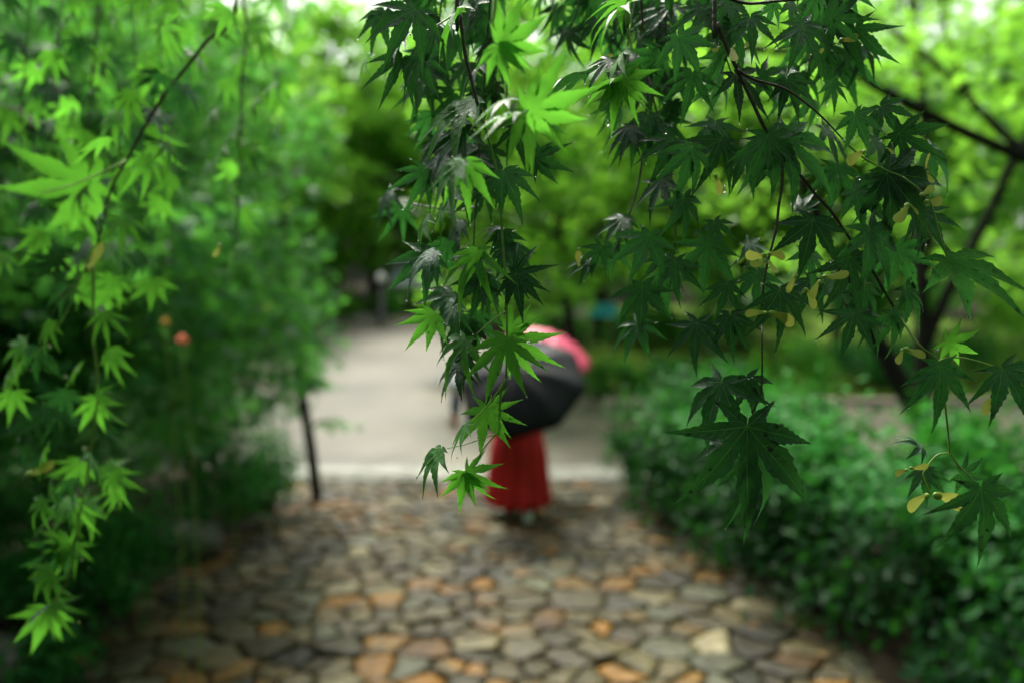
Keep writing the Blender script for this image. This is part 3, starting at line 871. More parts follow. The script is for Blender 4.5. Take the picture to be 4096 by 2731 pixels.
def person(loc, label, lhand, lelbow, rhand, relbow, top_mat, low_mat, skirt=False, h=1.0, rz=0):
    root = empty('person', loc, rz)
    tag(root, label, 'person')
    V = []; E = []; Rr = []

    def add(p, r_, prev=None):
        V.append(Vector(p)); Rr.append(r_)
        if prev is not None: E.append((prev, len(V) - 1))
        return len(V) - 1
    pel = add((0, 0, .90), (.13, .10))
    wa = add((0, 0, 1.05), (.11, .085), pel)
    ch = add((0, 0, 1.24), (.135, .10), wa)
    nb = add((0, .0, 1.36), (.06, .055), ch)
    nk = add((0, .01, 1.41), (.045, .045), nb)
    h1 = add((0, .03, 1.46), (.07, .08), nk)
    h2 = add((0, .03, 1.54), (.075, .09), h1)
    h3 = add((0, .025, 1.60), (.05, .06), h2)
    for s, hand, elb in ((-1, lhand, lelbow), (1, rhand, relbow)):
        sh = add((s * .165, 0, 1.33), .052, ch)
        el = add(elb, .038, sh)
        hand = Vector(hand); elb_ = Vector(elb)
        wr = add(hand, .024, el)
        dirh = (hand - elb_).normalized()
        pa = add(hand + dirh * .06, (.034, .018), wr)
        side = dirh.cross(Vector((0, 1, 0)))
        side = side.normalized() if side.length > .1 else Vector((1, 0, 0))
        fwd = dirh.cross(side)
        for k, ln in zip((-1.5, -.5, .5, 1.5), (.055, .07, .065, .05)):
            a = add(hand + dirh * .10 + side * k * .017, .0085, pa)
            b_ = add(hand + dirh * (.10 + ln * .55) + side * k * .018 + fwd * .015, .008, a)
            add(hand + dirh * (.10 + ln * .8) + side * k * .018 + fwd * .04, .007, b_)
        a = add(hand + dirh * .045 - side * .045 + fwd * .01, .010, wr)
        add(hand + dirh * .085 - side * .055 + fwd * .025, .008, a)
    for s in (-1, 1):
        hp = add((s * .085, 0, .82), .085, pel)
        kn = add((s * .09, .03 * s, .48), .055, hp)
        yo = -.02 * s if s < 0 else -.17
        an = add((s * .085, yo, .09), .035, kn)
        ft = add((s * .09, .08 + yo, .04), .036, an)
        add((s * .095, .15 + yo, .03), .03, ft)
    body = skin_mesh('body', V, E, Rr, M['skin'], root)
    # face: eyes, nose, mouth, ears (the head looks away along +y)
    hd = MB()
    hd.ball((0, .125, 1.505), (.012, .02, .022), 6, 5)
    for s in (-1, 1): hd.ball((s * .083, .03, 1.51), (.012, .02, .03), 6, 5)
    hd.build('nose_and_ears', M['skin'], body)
    for s in (-1, 1): MB().ball((s * .032, .108, 1.53), .011, 6, 5).build('eye', M['hair'], body)
    MB().ball((0, .112, 1.455), (.022, .01, .006), 6, 5).build('mouth', M['skirt'], body)
    hair = MB().ball((0, .005, 1.555), (.098, .108, .10), 14, 10).ball((0, -.055, 1.46), (.085, .05, .14), 12, 8)
    hair.build('hair', M['hair'], root)
    # shirt
    V = []; E = []; Rr = []
    pel = add((0, 0, .93), (.165, .135)); wa = add((0, 0, 1.06), (.15, .12), pel); ch = add((0, 0, 1.24), (.16, .125), wa); add((0, 0, 1.35), (.08, .07), ch)
    ends = []
    for s, hand, elb in ((-1, lhand, lelbow), (1, rhand, relbow)):
        sh = add((s * .17, 0, 1.32), .075, ch)
        m1 = add(Vector((s * .17, 0, 1.32)).lerp(Vector(elb), .55), .075, sh)
        el = add(elb, .065, m1)
        add(Vector(elb).lerp(Vector(hand), .45), .058, el)
        ends.append((Vector(elb).lerp(Vector(hand), .42), Vector(elb).lerp(Vector(hand), .95)))
    shirt = skin_mesh('shirt', V, E, Rr, top_mat, root)
    for a, b_ in ends:
        MB().tube(smooth_line([a, b_], 4), [.052, .040], 10).build('cuff', M['shirt_blue'] if skirt else top_mat, shirt)
    if skirt:
        v = []; f = []; seg = 96; rows = 12
        for j in range(rows + 1):
            t = j / rows
            z = 1.0 - .885 * t
            rx = .14 + .075 * min(1, t * 2.2) + .06 * t; ry_ = .12 + .07 * min(1, t * 2.2) + .05 * t
            for k in range(seg):
                a = 2 * math.pi * k / seg
                fold = 1 + (.02 + .085 * t) * math.sin(13 * a + .8 * math.sin(3 * a)) + .03 * t * math.sin(5 * a + 1)
                hem = .015 * math.sin(a + 2.6) * t ** 3
                v.append((rx * fold * math.cos(a), ry_ * fold * math.sin(a), z - hem * .8))
        for j in range(rows):
            for k in range(seg):
                f.append((j * seg + k, j * seg + (k + 1) % seg, (j + 1) * seg + (k + 1) % seg, (j + 1) * seg + k))
        sk = link('skirt', mesh('skirt', v, f, low_mat), root)
        so = sk.modifiers.new('solid', 'SOLIDIFY'); so.thickness = .004
    else:
        V = []; E = []; Rr = []
        pel = add((0, 0, .92), (.15, .12))
        for s in (-1, 1):
            hp = add((s * .085, 0, .8), .10, pel); kn = add((s * .09, .03 * s, .48), .075, hp); add((s * .085, -.02 * s, .1), .06, kn)
        skin_mesh('trousers', V, E, Rr, low_mat, root)
    for s, m_ in ((-1, M['shoe_dark']), (1, M['shoe_white'] if skirt else M['shoe_dark'])):
        y0 = -.02 * s if s < 0 else -.17
        sh = MB().tube([(s * .088, y0 - .05, .045), (s * .088, y0 - .02, .05), (s * .09, y0 + .06, .045), (s * .093, y0 + .14, .035), (s * .094, y0 + .19, .028)], [.036, .045, .045, .042, .02], 10)
        so = sh.build('shoe', m_, root)
        MB().box((s * .09, y0 + .065, .009), (.085, .26, .018)).build('sole', M['shoe_white'], so)
    root.scale = (h, h, h)
    return root


def umbrella(centre, axis, Rd, cloth, label, name='umbrella'):
    root = empty(name, centre); tag(root, label, 'umbrella', 'open umbrellas')
    ax = Vector(axis).normalized()
    root.rotation_mode = 'QUATERNION'; root.rotation_quaternion = ax.to_track_quat('Z', 'Y')
    H = Rd * .42
    v = [(0, 0, H)]; f = []; seg = 64; rows = 9
    for j in range(1, rows + 1):
        t = j / rows
        for k in range(seg):
            a = 2 * math.pi * k / seg
            ph = abs(math.sin(4 * a))            # 0 at the ribs, 1 mid panel
            rr = Rd * t * (1 - .075 * ph * t)
            z = H * (1 - t ** 2.1) - .035 * ph * (1 - t) * t * 2
            v.append((rr * math.cos(a), rr * math.sin(a), z))
    for k in range(seg):
        f.append((0, 1 + k, 1 + (k + 1) % seg))
    for j in range(rows - 1):
        for k in range(seg):
            b = 1 + j * seg
            f.append((b + k, b + seg + k, b + seg + (k + 1) % seg, b + (k + 1) % seg))
    cn = link('canopy', mesh('canopy', v, f, cloth), root)
    so = cn.modifiers.new('solid', 'SOLIDIFY'); so.thickness = .002; so.offset = -1
    for k in range(8):
        a = k * math.pi / 4
        pts = [(Rd * t * math.cos(a), Rd * t * math.sin(a), H * (1 - t ** 2.1) - .006) for t in (.02, .2, .4, .6, .8, 1.0)]
        rb_ = MB().tube(pts, .0025, 5).build('rib', M['metal'], root)
        MB().tube([(.012 * math.cos(a), .012 * math.sin(a), H * .25), (Rd * .5 * math.cos(a), Rd * .5 * math.sin(a), H * (1 - .5 ** 2.1) - .008)], .002, 5).build('strut', M['metal'], rb_)
        MB().ball((Rd * 1.003 * math.cos(a), Rd * 1.003 * math.sin(a), -.002), .006, 6, 5).build('rib_tip', M['plastic'], rb_)
    MB().tube([(0, 0, H - .005), (0, 0, -.50)], .0055, 8).build('shaft', M['metal'], root)
    MB().tube([(0, 0, -.42), (0, 0, -.46), (0, 0, -.57), (0, 0, -.60)], [.010, .014, .015, .010], 10).build('handle', M['plastic'], root)
    MB().tube([(0, 0, H - .01), (0, 0, H + .02), (0, 0, H + .055)], [.012, .007, .004], 8).build('ferrule', M['plastic'], root)
    return root


wx, wy = (2072 - 2048) / 475, 6.75
wz = path_z(wy) + .012
uc = Vector((wx + .03, wy - .36, wz + 1.17)); uax = Vector((-.2, -.66, .72)).normalized()
hnd = uc - uax * .50 - Vector((wx, wy, wz))
person((wx, wy, wz), 'person in long red skirt and pale shirt walking away under black umbrella', (-.565, .05, .90), (-.54, -.02, 1.2),
       hnd - Vector((.0, .05, -.05)), (.30, .02, 1.04), M['shirt'], M['skirt'], True, .96)
umbrella(uc, uax, .53, M['black_cloth'], 'black umbrella tilted back over the person in the red skirt')
cx, cy, cz = .17, 7.75, path_z(7.75) + .012
pax = Vector((.30, -.22, .92)).normalized()
pc = Vector((.34, 7.62, 1.41))
hnd2 = pc - pax * .5 - Vector((cx, cy, cz))
person((cx, cy, cz), 'person in dark trousers mostly hidden under the pink umbrella', (-.2, .03, .72), (-.22, -.02, 1.0), hnd2 / .86 - Vector((0, 0.02, .05)), (.22, .0, .98), M['trouser'], M['trouser'], False, .86)
umbrella(pc, pax, .46, M['pink_cloth'], 'pink umbrella showing behind the black umbrella')

# ------------------------------------------------------------------ car, bollard, signs, flowers, rocks
M['car'] = mat('white car paint', (0.72, 0.76, 0.80), .25, coat=.6)
M['glass'] = mat('car glass', (0.25, 0.32, 0.36), .06, spec=1.0)
M['tyre'] = mat('tyre', (0.015, 0.015, 0.015), .8)
M['lamp'] = mat('headlamp glass', (0.8, 0.8, 0.8), .1)
cp = Vector((-3.75, 30.5, ground_z(-3.75, 30.5) + .02))
car = empty('parked_car', cp, R(8)); tag(car, 'white car with dark bumper parked at the far end of the road', 'car')
prof = [(-.0, .35), (.0, .62), (.12, .78), (.95, .92), (1.55, 1.38), (2.0, 1.47), (3.1, 1.45), (3.75, 1.05), (4.1, .95), (4.2, .6), (4.2, .32)]
# car front faces the camera (-y); x is the width
v = []; f = []
for s in (-1, -.92, .92, 1):
    for (yy, zz) in prof:
        inset = .16 * max(0, (zz - .92) / .55) if abs(s) > .5 else 0
        k = (.85 - inset) * (1 if s > 0 else -1)
        e = .05 if abs(s) == 1 else 0
        v.append((k + (.0 if abs(s) == 1 else -.04 * (1 if s > 0 else -1)), yy, zz - (e if zz > 1 else 0)))
npf = len(prof)
for l in range(3):
    for i in range(npf - 1):
        f.append((l * npf + i, (l + 1) * npf + i, (l + 1) * npf + i + 1, l * npf + i + 1))
f.append(tuple(range(npf))); f.append(tuple(3 * npf + i for i in reversed(range(npf))))
link('body', mesh('body', v, f, M['car'], False), car)
ws = [(-.68, 1.0, .975), (.68, 1.0, .975), (.58, 1.52, 1.36), (-.58, 1.52, 1.36)]
link('windscreen', mesh('windscreen', [Vector(p) + Vector((0, -.02, .02)) for p in ws], [(0, 1, 2, 3)], M['glass'], False), car)
for s in (-1, 1):
    for (a, b_) in ((1.2, 2.2), (2.3, 3.4)):
        q = [(s * .865, a, .97), (s * .865, b_, .97), (s * .735, b_ - .1 if b_ > 3 else b_, 1.37), (s * .735, a + .4 if a < 2 else a, 1.37)]
        link('side_window', mesh('side_window', q, [(0, 1, 2, 3) if s > 0 else (3, 2, 1, 0)], M['glass'], False), car)
    MB().box((s * .62, .03, .68), (.32, .08, .13)).build('headlight', M['lamp'], car)
    MB().box((s * .93, 1.25, .98), (.16, .1, .11)).build('wing_mirror', M['car'], car)
    for yy in (.8, 3.35):
        wl = MB().tube([(s * .70, yy, .31), (s * .72, yy, .31), (s * .86, yy, .31), (s * .88, yy, .31)], [.27, .31, .31, .27], 18).build('wheel', M['tyre'], car)
        MB().tube([(s * .875, yy, .31), (s * .89, yy, .31)], [.2, .17], 14).build('rim', M['metal'], wl)
MB().box((0, -.01, .46), (1.6, .12, .2)).build('bumper', M['plastic'], car)
MB().box((0, .02, .64), (.75, .06, .1)).build('grille', M['plastic'], car)
MB().box((0, -.075, .5), (.33, .015, .12)).build('number_plate', M['lamp'], car)

bp_ = P(1526, 1275, 24); bz = ground_z(bp_.x, bp_.y)
bo = empty('bollard', (bp_.x, bp_.y, bz)); tag(bo, 'black bollard with white cap on the far left verge of the road', 'bollard')
hb = P(1526, 1128, 24).z - bz
MB().tube([(0, 0, -.05), (0, 0, .06), (0, 0, .08), (0, 0, hb)], [.16, .16, .12, .11], 14).build('post', M['plastic'], bo)
MB().tube([(0, 0, hb - .01), (0, 0, hb + .1), (0, 0, hb + .2), (0, 0, hb + .25)], [.14, .15, .12, .04], 14).build('cap', M['shoe_white'], bo)

M['cyan'] = mat('cyan painted board', (0.03, 0.42, 0.48), .4, .15, 5)
M['pale'] = mat('pale notice board', (0.5, 0.52, 0.45), .5, .3, 8)
for px, wd, m_, nm, lb in ((2412, .56, 'cyan', 'sign_board', 'cyan sign board on short posts behind the far shrubs'), (2312, .3, 'pale', 'notice_board', 'small pale grey notice board beside the cyan sign')):
    c_ = P(px, 1242, 15.9); gz = ground_z(c_.x, c_.y)
    sb = empty(nm, (c_.x, c_.y, gz)); tag(sb, lb, 'sign')
    hh = c_.z - gz
    MB().box((0, 0, hh), (wd, .03, .28)).build('panel', M[m_], sb, False)
    for s in (-1, 1): MB().tube([(s * wd * .38, .03, -.1), (s * wd * .38, .03, hh + .12)], .02, 8).build('post', M['plastic'], sb)

fl = [(728, 1357, 3.3, (.75, .13, .03), .026, 'orange red flower among the weeping maple leaves'), (660, 1285, 3.4, (.72, .40, .02), .018, 'small yellow flower head above the orange red one'),
      (1120, 1292, 6.2, (.62, .30, .02), .05, 'golden flower cluster beside the slender maple trunk'), (905, 1262, 5.2, (.6, .33, .03), .03, 'pale orange flower deep among maple leaves'), (1060, 1240, 6.2, (.62, .42, .05), .04, 'yellow flower head near the slender maple stem')]
for i, (a, b_, d, c_, rr, lb) in enumerate(fl):
    c0 = P(a, b_, d); gz = ground_z(c0.x, c0.y)
    fr = empty('flower', (c0.x, c0.y, gz)); tag(fr, lb, 'flower')
    MB().tube(smooth_line([(0, .05, 0), (.02, .03, (c0.z - gz) * .5), (0, 0, c0.z - gz)], 4), .004, 5).build('stem', M['twig_green'], fr)
    pmx = mat('petal %d' % i, c_, .6)
    pt = MB()
    for k in range(9):
        a_ = k * 2.399; u = Vector((math.cos(a_), math.sin(a_), .25 * math.sin(k)))
        n0 = len(pt.v); q = Vector((0, 0, c0.z - gz)); s_ = Vector((-u.y, u.x, 0))
        pt.v += [q, q + u * rr * .6 + s_ * rr * .35, q + u * rr * 1.2 + Vector((0, 0, -.01)), q + u * rr * .6 - s_ * rr * .35]; pt.f.append((n0, n0 + 1, n0 + 2, n0 + 3))
    pt.ball((0, 0, c0.z - gz), rr * .7, 8, 6)
    pt.build('petals', pmx, fr)
M['rock'] = mat('grey garden rock', (0.10, 0.10, 0.08), .5, .4, 6, .7, 20)
for (x, y, r_, lb) in ((2.42, 3.42, .16, 'pale grey rock under the near hedge shrub'), (-2.35, 5.6, .2, 'mossy grey rock on the left bank at the path edge'), (-2.45, 3.6, .17, 'dark rock edging the near left side of the path')):
    b = MB().ball((0, 0, r_ * .4), (r_ * 1.3, r_, r_ * .8), 12, 8)
    rr = random.Random(int(x * 100)); b.v = [p * rr.uniform(.88, 1.1) for p in b.v]
    o = b.build('rock', M['rock']); o.location = (x, y, ground_z(x, y) - .03); tag(o, lb, 'rock')
# ------------------------------------------------------------------ hanging maple branches in the foreground
def maple_leaf_mesh(name, seed, m, wide=False, K=15):
    rn = random.Random(seed)
    narrow = rn.uniform(.68, 1.0) if not wide else rn.uniform(.85, 1.1); sk = rn.uniform(.72, 1.06) if not wide else rn.uniform(.92, 1.12)
    sp = [0, 37 * sk, 73 * sk, 114 * sk]
    ln = [1.0, .91, .68, .36]
    wd = [.125, .118, .092, .055]
    si = [.215, .20, .15]
    lobes = [(R(-sp[3] + rn.uniform(-6, 6)), ln[3] * rn.uniform(.8, 1.15), wd[3]), (R(-sp[2] + rn.uniform(-5, 5)), ln[2] * rn.uniform(.88, 1.1), wd[2]),
             (R(-sp[1] + rn.uniform(-4, 4)), ln[1] * rn.uniform(.92, 1.06), wd[1]), (R(rn.uniform(-3, 3)), 1.0, wd[0]),
             (R(sp[1] + rn.uniform(-4, 4)), ln[1] * rn.uniform(.92, 1.06), wd[1]), (R(sp[2] + rn.uniform(-5, 5)), ln[2] * rn.uniform(.88, 1.1), wd[2]),
             (R(sp[3] + rn.uniform(-6, 6)), ln[3] * rn.uniform(.8, 1.15), wd[3])]
    sr = [si[2], si[1], si[0], si[0], si[1], si[2]]
    verts = [(0, 0)]; uvs = [(0, 0)]; side = [0]      # 2-D, (across, along), distance from midrib
    faces = []

    def addv(x, y, u, v, dist):
        verts.append((x, y)); uvs.append((u, v)); side.append(dist); return len(verts) - 1
    sin_i = []
    for i in range(6):
        a = (lobes[i][0] + lobes[i + 1][0]) / 2; r_ = sr[i] * rn.uniform(.9, 1.1)
        sin_i.append(addv(r_ * math.cos(a), r_ * math.sin(a), 1.0, .25, r_ * math.sin((lobes[i + 1][0] - lobes[i][0]) / 2)))
    back = [addv(.07 * math.cos(lobes[0][0] - .8), .07 * math.sin(lobes[0][0] - .8), 1, .1, .05), addv(.07 * math.cos(lobes[6][0] + .8), .07 * math.sin(lobes[6][0] + .8), 1, .1, .05)]
    for i, (a, L_, W) in enumerate(lobes):
        W *= rn.uniform(.88, 1.12) * narrow
        d = Vector((math.cos(a), math.sin(a))); p = Vector((-math.sin(a), math.cos(a)))
        bend = rn.uniform(-.09, .09)
        lo = back[0] if i == 0 else sin_i[i - 1]
        hi = back[1] if i == 6 else sin_i[i]
        ts = max(Vector(verts[lo]).dot(d), Vector(verts[hi]).dot(d)) / L_
        ts = max(ts, .08)
        mids = []
        for j in range(K + 1):
            t = ts * .55 if j == 0 else ts + (1 - ts) * (j - .35) / K if j < K else 1.0
            q = d * (t * L_) + p * bend * L_ * t * t
            mids.append(addv(q.x, q.y, 0, t, 0))

        def prof(t):
            return (max(t, .01) / .42) ** .75 if t < .42 else max(0, (1 - t) / .58) ** 1.32
        for s, s0 in ((1, hi), (-1, lo)):
            ed = [s0]
            for j in range(1, K):
                t = ts + (1 - ts) * j / K
                w_ = W * prof(t)
                if j % 2: w_ *= rn.uniform(1.05, 1.13); t += .010
                else: w_ *= rn.uniform(.88, .96); t -= .006
                if j == 1: w_ = max(w_, abs((Vector(verts[s0]) - d * Vector(verts[s0]).dot(d)).length) * .8)
                q = d * (t * L_) + p * (s * w_ + bend * L_ * t * t)
                ed.append(addv(q.x, q.y, 1, t, w_))
            fs = [(0, mids[0], s0)]
            for j in range(K - 1): fs.append((mids[j], mids[j + 1], ed[j + 1], ed[j]))
            fs.append((mids[K - 1], mids[K], ed[K - 1]))
            if s < 0: faces += fs
            else: faces += [tuple(reversed(q)) for q in fs]
    droop = rn.uniform(.12, .62); fold = rn.uniform(.25, .55); tw = rn.uniform(-.25, .25); cup = rn.uniform(-.05, .15)
    V3 = []
    for (x, y_), u, dist in zip(verts, uvs, side):
        r2 = x * x + y_ * y_
        z = -droop * (r2 ** 1.2 + .35 * y_ * y_) + fold * dist + tw * x * y_ - cup * y_ * y_ + .015 * math.sin(9 * x + 3 * seed) * math.sin(8 * y_ + seed)
        V3.append((x, y_, z))
    me = mesh(name, V3, faces, m)
    uvl = me.uv_layers.new(name='UVMap')
    for lp in me.loops: uvl.data[lp.index].uv = uvs[lp.vertex_index]
    return me


def drops_mesh(src, seed, n=15):
    """Rain drops standing on a leaf blade."""
    rn = random.Random(seed); b = MB()
    polys = list(src.polygons)
    for _ in range(n):
        p = rn.choice(polys); c = Vector(p.center); nn = Vector(p.normal)
        if nn.z < 0: nn = -nn
        vs = [src.vertices[i].co for i in p.vertices]
        c = c.lerp(rn.choice(vs), rn.uniform(0, .7))
        r_ = rn.choice([.006, .008, .010, .012, .017]) * rn.uniform(.8, 1.2)
        b.ball(c + nn * r_ * .25, (r_ * rn.uniform(.9, 1.4), r_, r_ * .75), 8, 5)
    return mesh('water_drops', b.v, b.f, M['water'])


NV = 12
LV = {}
for key, m_ in (('leaf', 'leaf'), ('young', 'leaf_young')):
    LV[key] = [maple_leaf_mesh('leaf', 100 + i, M[m_]) for i in range(NV)]
LV['wide'] = [maple_leaf_mesh('leaf', 200 + i, M['leaf'], True) for i in range(NV)]
DW = [drops_mesh(LV['wide'][i], 400 + i, 24) for i in range(NV)]
DR = [drops_mesh(LV['leaf'][i], 300 + i) for i in range(NV)]
hd_ = MB(); hd_.v = []; hd_.f = []
hd_.tube([(0, 0, .004), (0, 0, .0022), (0, 0, 0), (0, 0, -.0018), (0, 0, -.0026)], [.0002, .0009, .0018, .0016, .0004], 10)
HDM = mesh('water_drop', hd_.v, hd_.f, M['water'])

Lrn = random.Random(99)


class Branch:
    def __init__(s, label, d, anchor, young=0.0, cat='branch', sharp=True, rl=28, wide=False):
        s.wide = wide
        s.rl = rl
        s.root = empty('maple_branch', anchor); tag(s.root, label, cat, 'maple branches hanging over the path')
        s.o = Vector(anchor); s.d = d; s.nodes = []; s.young = young; s.sharp = sharp

    def twig(s, pts, r0, r1, m='twig', n=5):
        q = smooth_line(pts, n)
        s.nodes += q
        MB().tube([p - s.o for p in q], [r0, r1], 6).build('twig', M[m], s.root)

    def leaf(s, px, py, ang, ln, d=None, roll=None, young=None, tz=None, lift=None, pet=True):
        d = s.d + Lrn.uniform(-.025, .025) if d is None else d
        b = P(px, py, d)
        a = R(ang)
        roll = Lrn.uniform(-s.rl, s.rl) if roll is None else roll
        tz = Lrn.uniform(-.32, .1) if tz is None else tz
        v = (RIGHT * math.cos(a) - UP * math.sin(a) + FWD * tz).normalized()
        n0 = (-FWD * .85 + UP * .5) if not s.wide else (-FWD * .72 + UP * .75)
        n0 = (n0 - v * n0.dot(v)).normalized()
        q = Matrix.Rotation(R(roll), 3, v)
        n0 = q @ n0
        u = n0.cross(v)
        size = ln / FPX * d * 1.13
        yg = (Lrn.random() < s.young) if young is None else young
        k = Lrn.randrange(NV)
        o = link('leaf', LV['young' if yg else 'wide' if s.wide else 'leaf'][k], s.root)
        if s.wide: size *= Lrn.uniform(.88, 1.18)
        mt = Matrix((v, u, n0)).transposed().to_4x4()
        mt.translation = b - s.o
        o.matrix_local = mt @ Matrix.Diagonal((size, size * Lrn.uniform(.92, 1.08), size, 1))
        if s.sharp and s.d < .8:
            link('water_drops', (DW if s.wide else DR)[k], o)['kind'] = 'stuff'
            if Lrn.random() < .3:
                tipv = max((q_.co for q_ in o.data.vertices), key=lambda c_: c_.x)
                link('water_drop', HDM, s.root).matrix_local = Matrix.Translation(o.matrix_local @ tipv - Vector((0, 0, .0022))) @ Matrix.Diagonal((.8, .8, .8, 1))
        if pet and s.nodes:
            near = min(s.nodes, key=lambda p: (p - b).length_squared)
            inv = o.matrix_local.inverted()
            dist = (near - b).length
            mid = near.lerp(b, .5) + UP * dist * Lrn.uniform(.05, .22) - v * dist * .12
            pts = [inv @ (p - s.o) for p in smooth_line([near, mid, b + v * size * .02], 5)]
            rr = max(.00045, .0006 * Lrn.uniform(.9, 1.2)) / size
            MB().tube(pts, [rr * 1.3, rr], 5).build('petiole', M['petiole'], o)
        return o

    def samara(s, bx, by, tx, ty, d=None, stalk=True):
        d = s.d - .012 if d is None else d
        b = P(bx, by, d); t = P(tx, ty, d + Lrn.uniform(-.012, .012))
        v = (t - b); L_ = v.length; v.normalize()
        n0 = (-FWD + UP * Lrn.uniform(-.3, .5) + RIGHT * Lrn.uniform(-.4, .4)); n0 = (n0 - v * n0.dot(v)).normalized(); u = n0.cross(v)
        vs = []; fs = []
        prof = [(0, -.06, .06), (.12, -.09, .08), (.25, -.07, .07), (.4, -.10, .11), (.6, -.14, .15), (.8, -.16, .16), (.94, -.11, .12), (1.0, -.02, .03)]
        sg = Lrn.choice((-1, 1))
        for (x, lo, hi) in prof:
            c = sg * .06 * math.sin(x * 3)
            lo *= 1.12; hi *= 1.12
            vs += [(x, lo + c, 0), (x, c, .05 if x < .3 else .012), (x, hi + c, 0)]
        for i in range(len(prof) - 1):
            a = i * 3
            fs += [(a, a + 3, a + 4, a + 1), (a + 1, a + 4, a + 5, a + 2)]
        me = mesh('samara', vs, fs, M['samara'])
        at = me.attributes.new('tone', 'FLOAT', 'FACE')
        at.data.foreach_set('value', [Lrn.random()] * len(me.polygons))
        o = link('samara', me, s.root)
        mt = Matrix((v, u, n0)).transposed().to_4x4(); mt.translation = b - s.o
        o.matrix_local = mt @ Matrix.Diagonal((L_, L_, L_, 1))
        nb = MB().ball((.1, 0, 0), (.13, .09, .07), 8, 6); nb.build('seed', M['petiole'], o)
        if stalk and s.nodes:
            near = min(s.nodes, key=lambda p: (p - b).length_squared)
            inv = o.matrix_local.inverted()
            mid = near.lerp(b, .5) + UP * (near - b).length * .2
            rr = .0004 / L_
            MB().tube([inv @ (p - s.o) for p in smooth_line([near, mid, b], 4)], [rr, rr * .8], 5).build('stalk', M['petiole'], o)

    def drop(s, px, py, d=None):
        link('water_drop', HDM, s.root).matrix_local = Matrix.Translation(P(px, py, d or s.d - .01) - s.o)


def cv(x0, y0, sc_):
    return lambda x, y: (x0 + x / sc_, y0 + y / sc_)


r2 = cv(1400, 0, 1.4254); r3 = cv(2700, 0, 1.4255); r5 = cv(1400, 1000, 1.364); r6 = cv(2700, 1000, 1.3066); r8 = cv(2500, 400, 1.5677)
S2, S3, S5, S6, S8 = 1.4254, 1.4255, 1.364, 1.3066, 1.5677
HANG = 1.25      # height of the carrying limb above the camera axis (m)


def line(cvt, pts, d):
    return [P(*cvt(x, y), d if not hasattr(d, '__len__') else d[i]) for i, (x, y) in enumerate(pts)]


# carrying limb above the frame: the hanging branches grow from it
lb0 = Vector((2.6, 1.3, .3)) 
limb = tree_from('maple_tree', 'maple whose long low limb carries the hanging branches', loc=(2.9, 1.35, ground_z(2.9, 1.35) - .05))
lo_ = limb.location.copy()
MB().tube(smooth_line([Vector((0, 0, 0)), Vector((-.05, -.05, 1.2)), Vector((-.1, -.1, 2.3)), Vector((-.2, -.1, 3.6))], 6), [.09, .05], 9).build('trunk', M['bark'], limb)
LIMB = [Vector((2.82, 1.28, 2.6)), Vector((1.9, 1.1, 2.93)), Vector((1.0, .88, 3.02)), Vector((.2, .82, 3.0)), Vector((-.6, 1.0, 2.98)), Vector((-1.4, 1.25, 2.9))]
MB().tube([p - lo_ for p in smooth_line(LIMB, 6)], [.04, .01], 8).build('limb', M['bark'], limb)
LN = smooth_line(LIMB, 10)


def to_limb(p):
    q = min(LN, key=lambda a: (a - p - Vector((0, 0, .5))).length)
    return [q, q.lerp(p, .45) + Vector((0, 0, .08)), p]


# ---- right branch, in focus
D = .64
main = line(r3, [(225, -40), (245, 130), (290, 260), (355, 400), (430, 560), (520, 750)], D + .02) + line(r8, [(985, 360), (1105, 480), (1200, 600), (1300, 710), (1450, 930), (1570, 1100), (1620, 1190), (1690, 1305)], D + .03) + \
    line(r6, [(1270, 490), (1375, 580), (1400, 720), (1425, 930), (1436, 1060)], D)
B1 = Branch('wet dark maple branch with winged seeds hanging over the hedge', D, main[0], wide=True)
top = to_limb(main[0])
B1.twig(top + main[1:14], .0021, .0010)
B1.twig(main[13:], .0010, .0007, 'twig_green')
B1.twig(line(r8, [(985, 360), (985, 530), (965, 660), (945, 820), (885, 1060), (862, 1230), (858, 1400)], D + .01) + line(r6, [(455, 470), (450, 740), (400, 850)], D), .0013, .0006)
B1.twig(line(r3, [(355, 400), (450, 455), (620, 505), (760, 600), (870, 700), (960, 800)], D + .01), .0012, .0006)
B1.twig(line(r3, [(960, 800), (1060, 890), (1180, 960), (1300, 1010)], D - .005), .0008, .0005, 'twig_green')
B1.twig(line(r3, [(1300, 1010), (1440, 1130), (1490, 1260), (1520, 1370), (1560, 1480)], D - .01), .0007, .0005, 'twig_green')
B1.twig(line(r6, [(1375, 580), (1450, 560), (1560, 575), (1700, 620)], D - .01), .0008, .0006, 'petiole')
B1.twig(line(r6, [(1436, 1060), (1370, 1070), (1310, 1140), (1300, 1180), (1335, 1265)], D), .0007, .0005, 'petiole')
B1.twig(line(r6, [(1436, 1060), (1480, 1120), (1540, 1180), (1590, 1240)], D), .0007, .0005, 'petiole')
B1.twig(line(r3, [(225, -40), (400, 20), (560, 10), (760, -10), (950, -60)], D + .02), .0014, .0008)
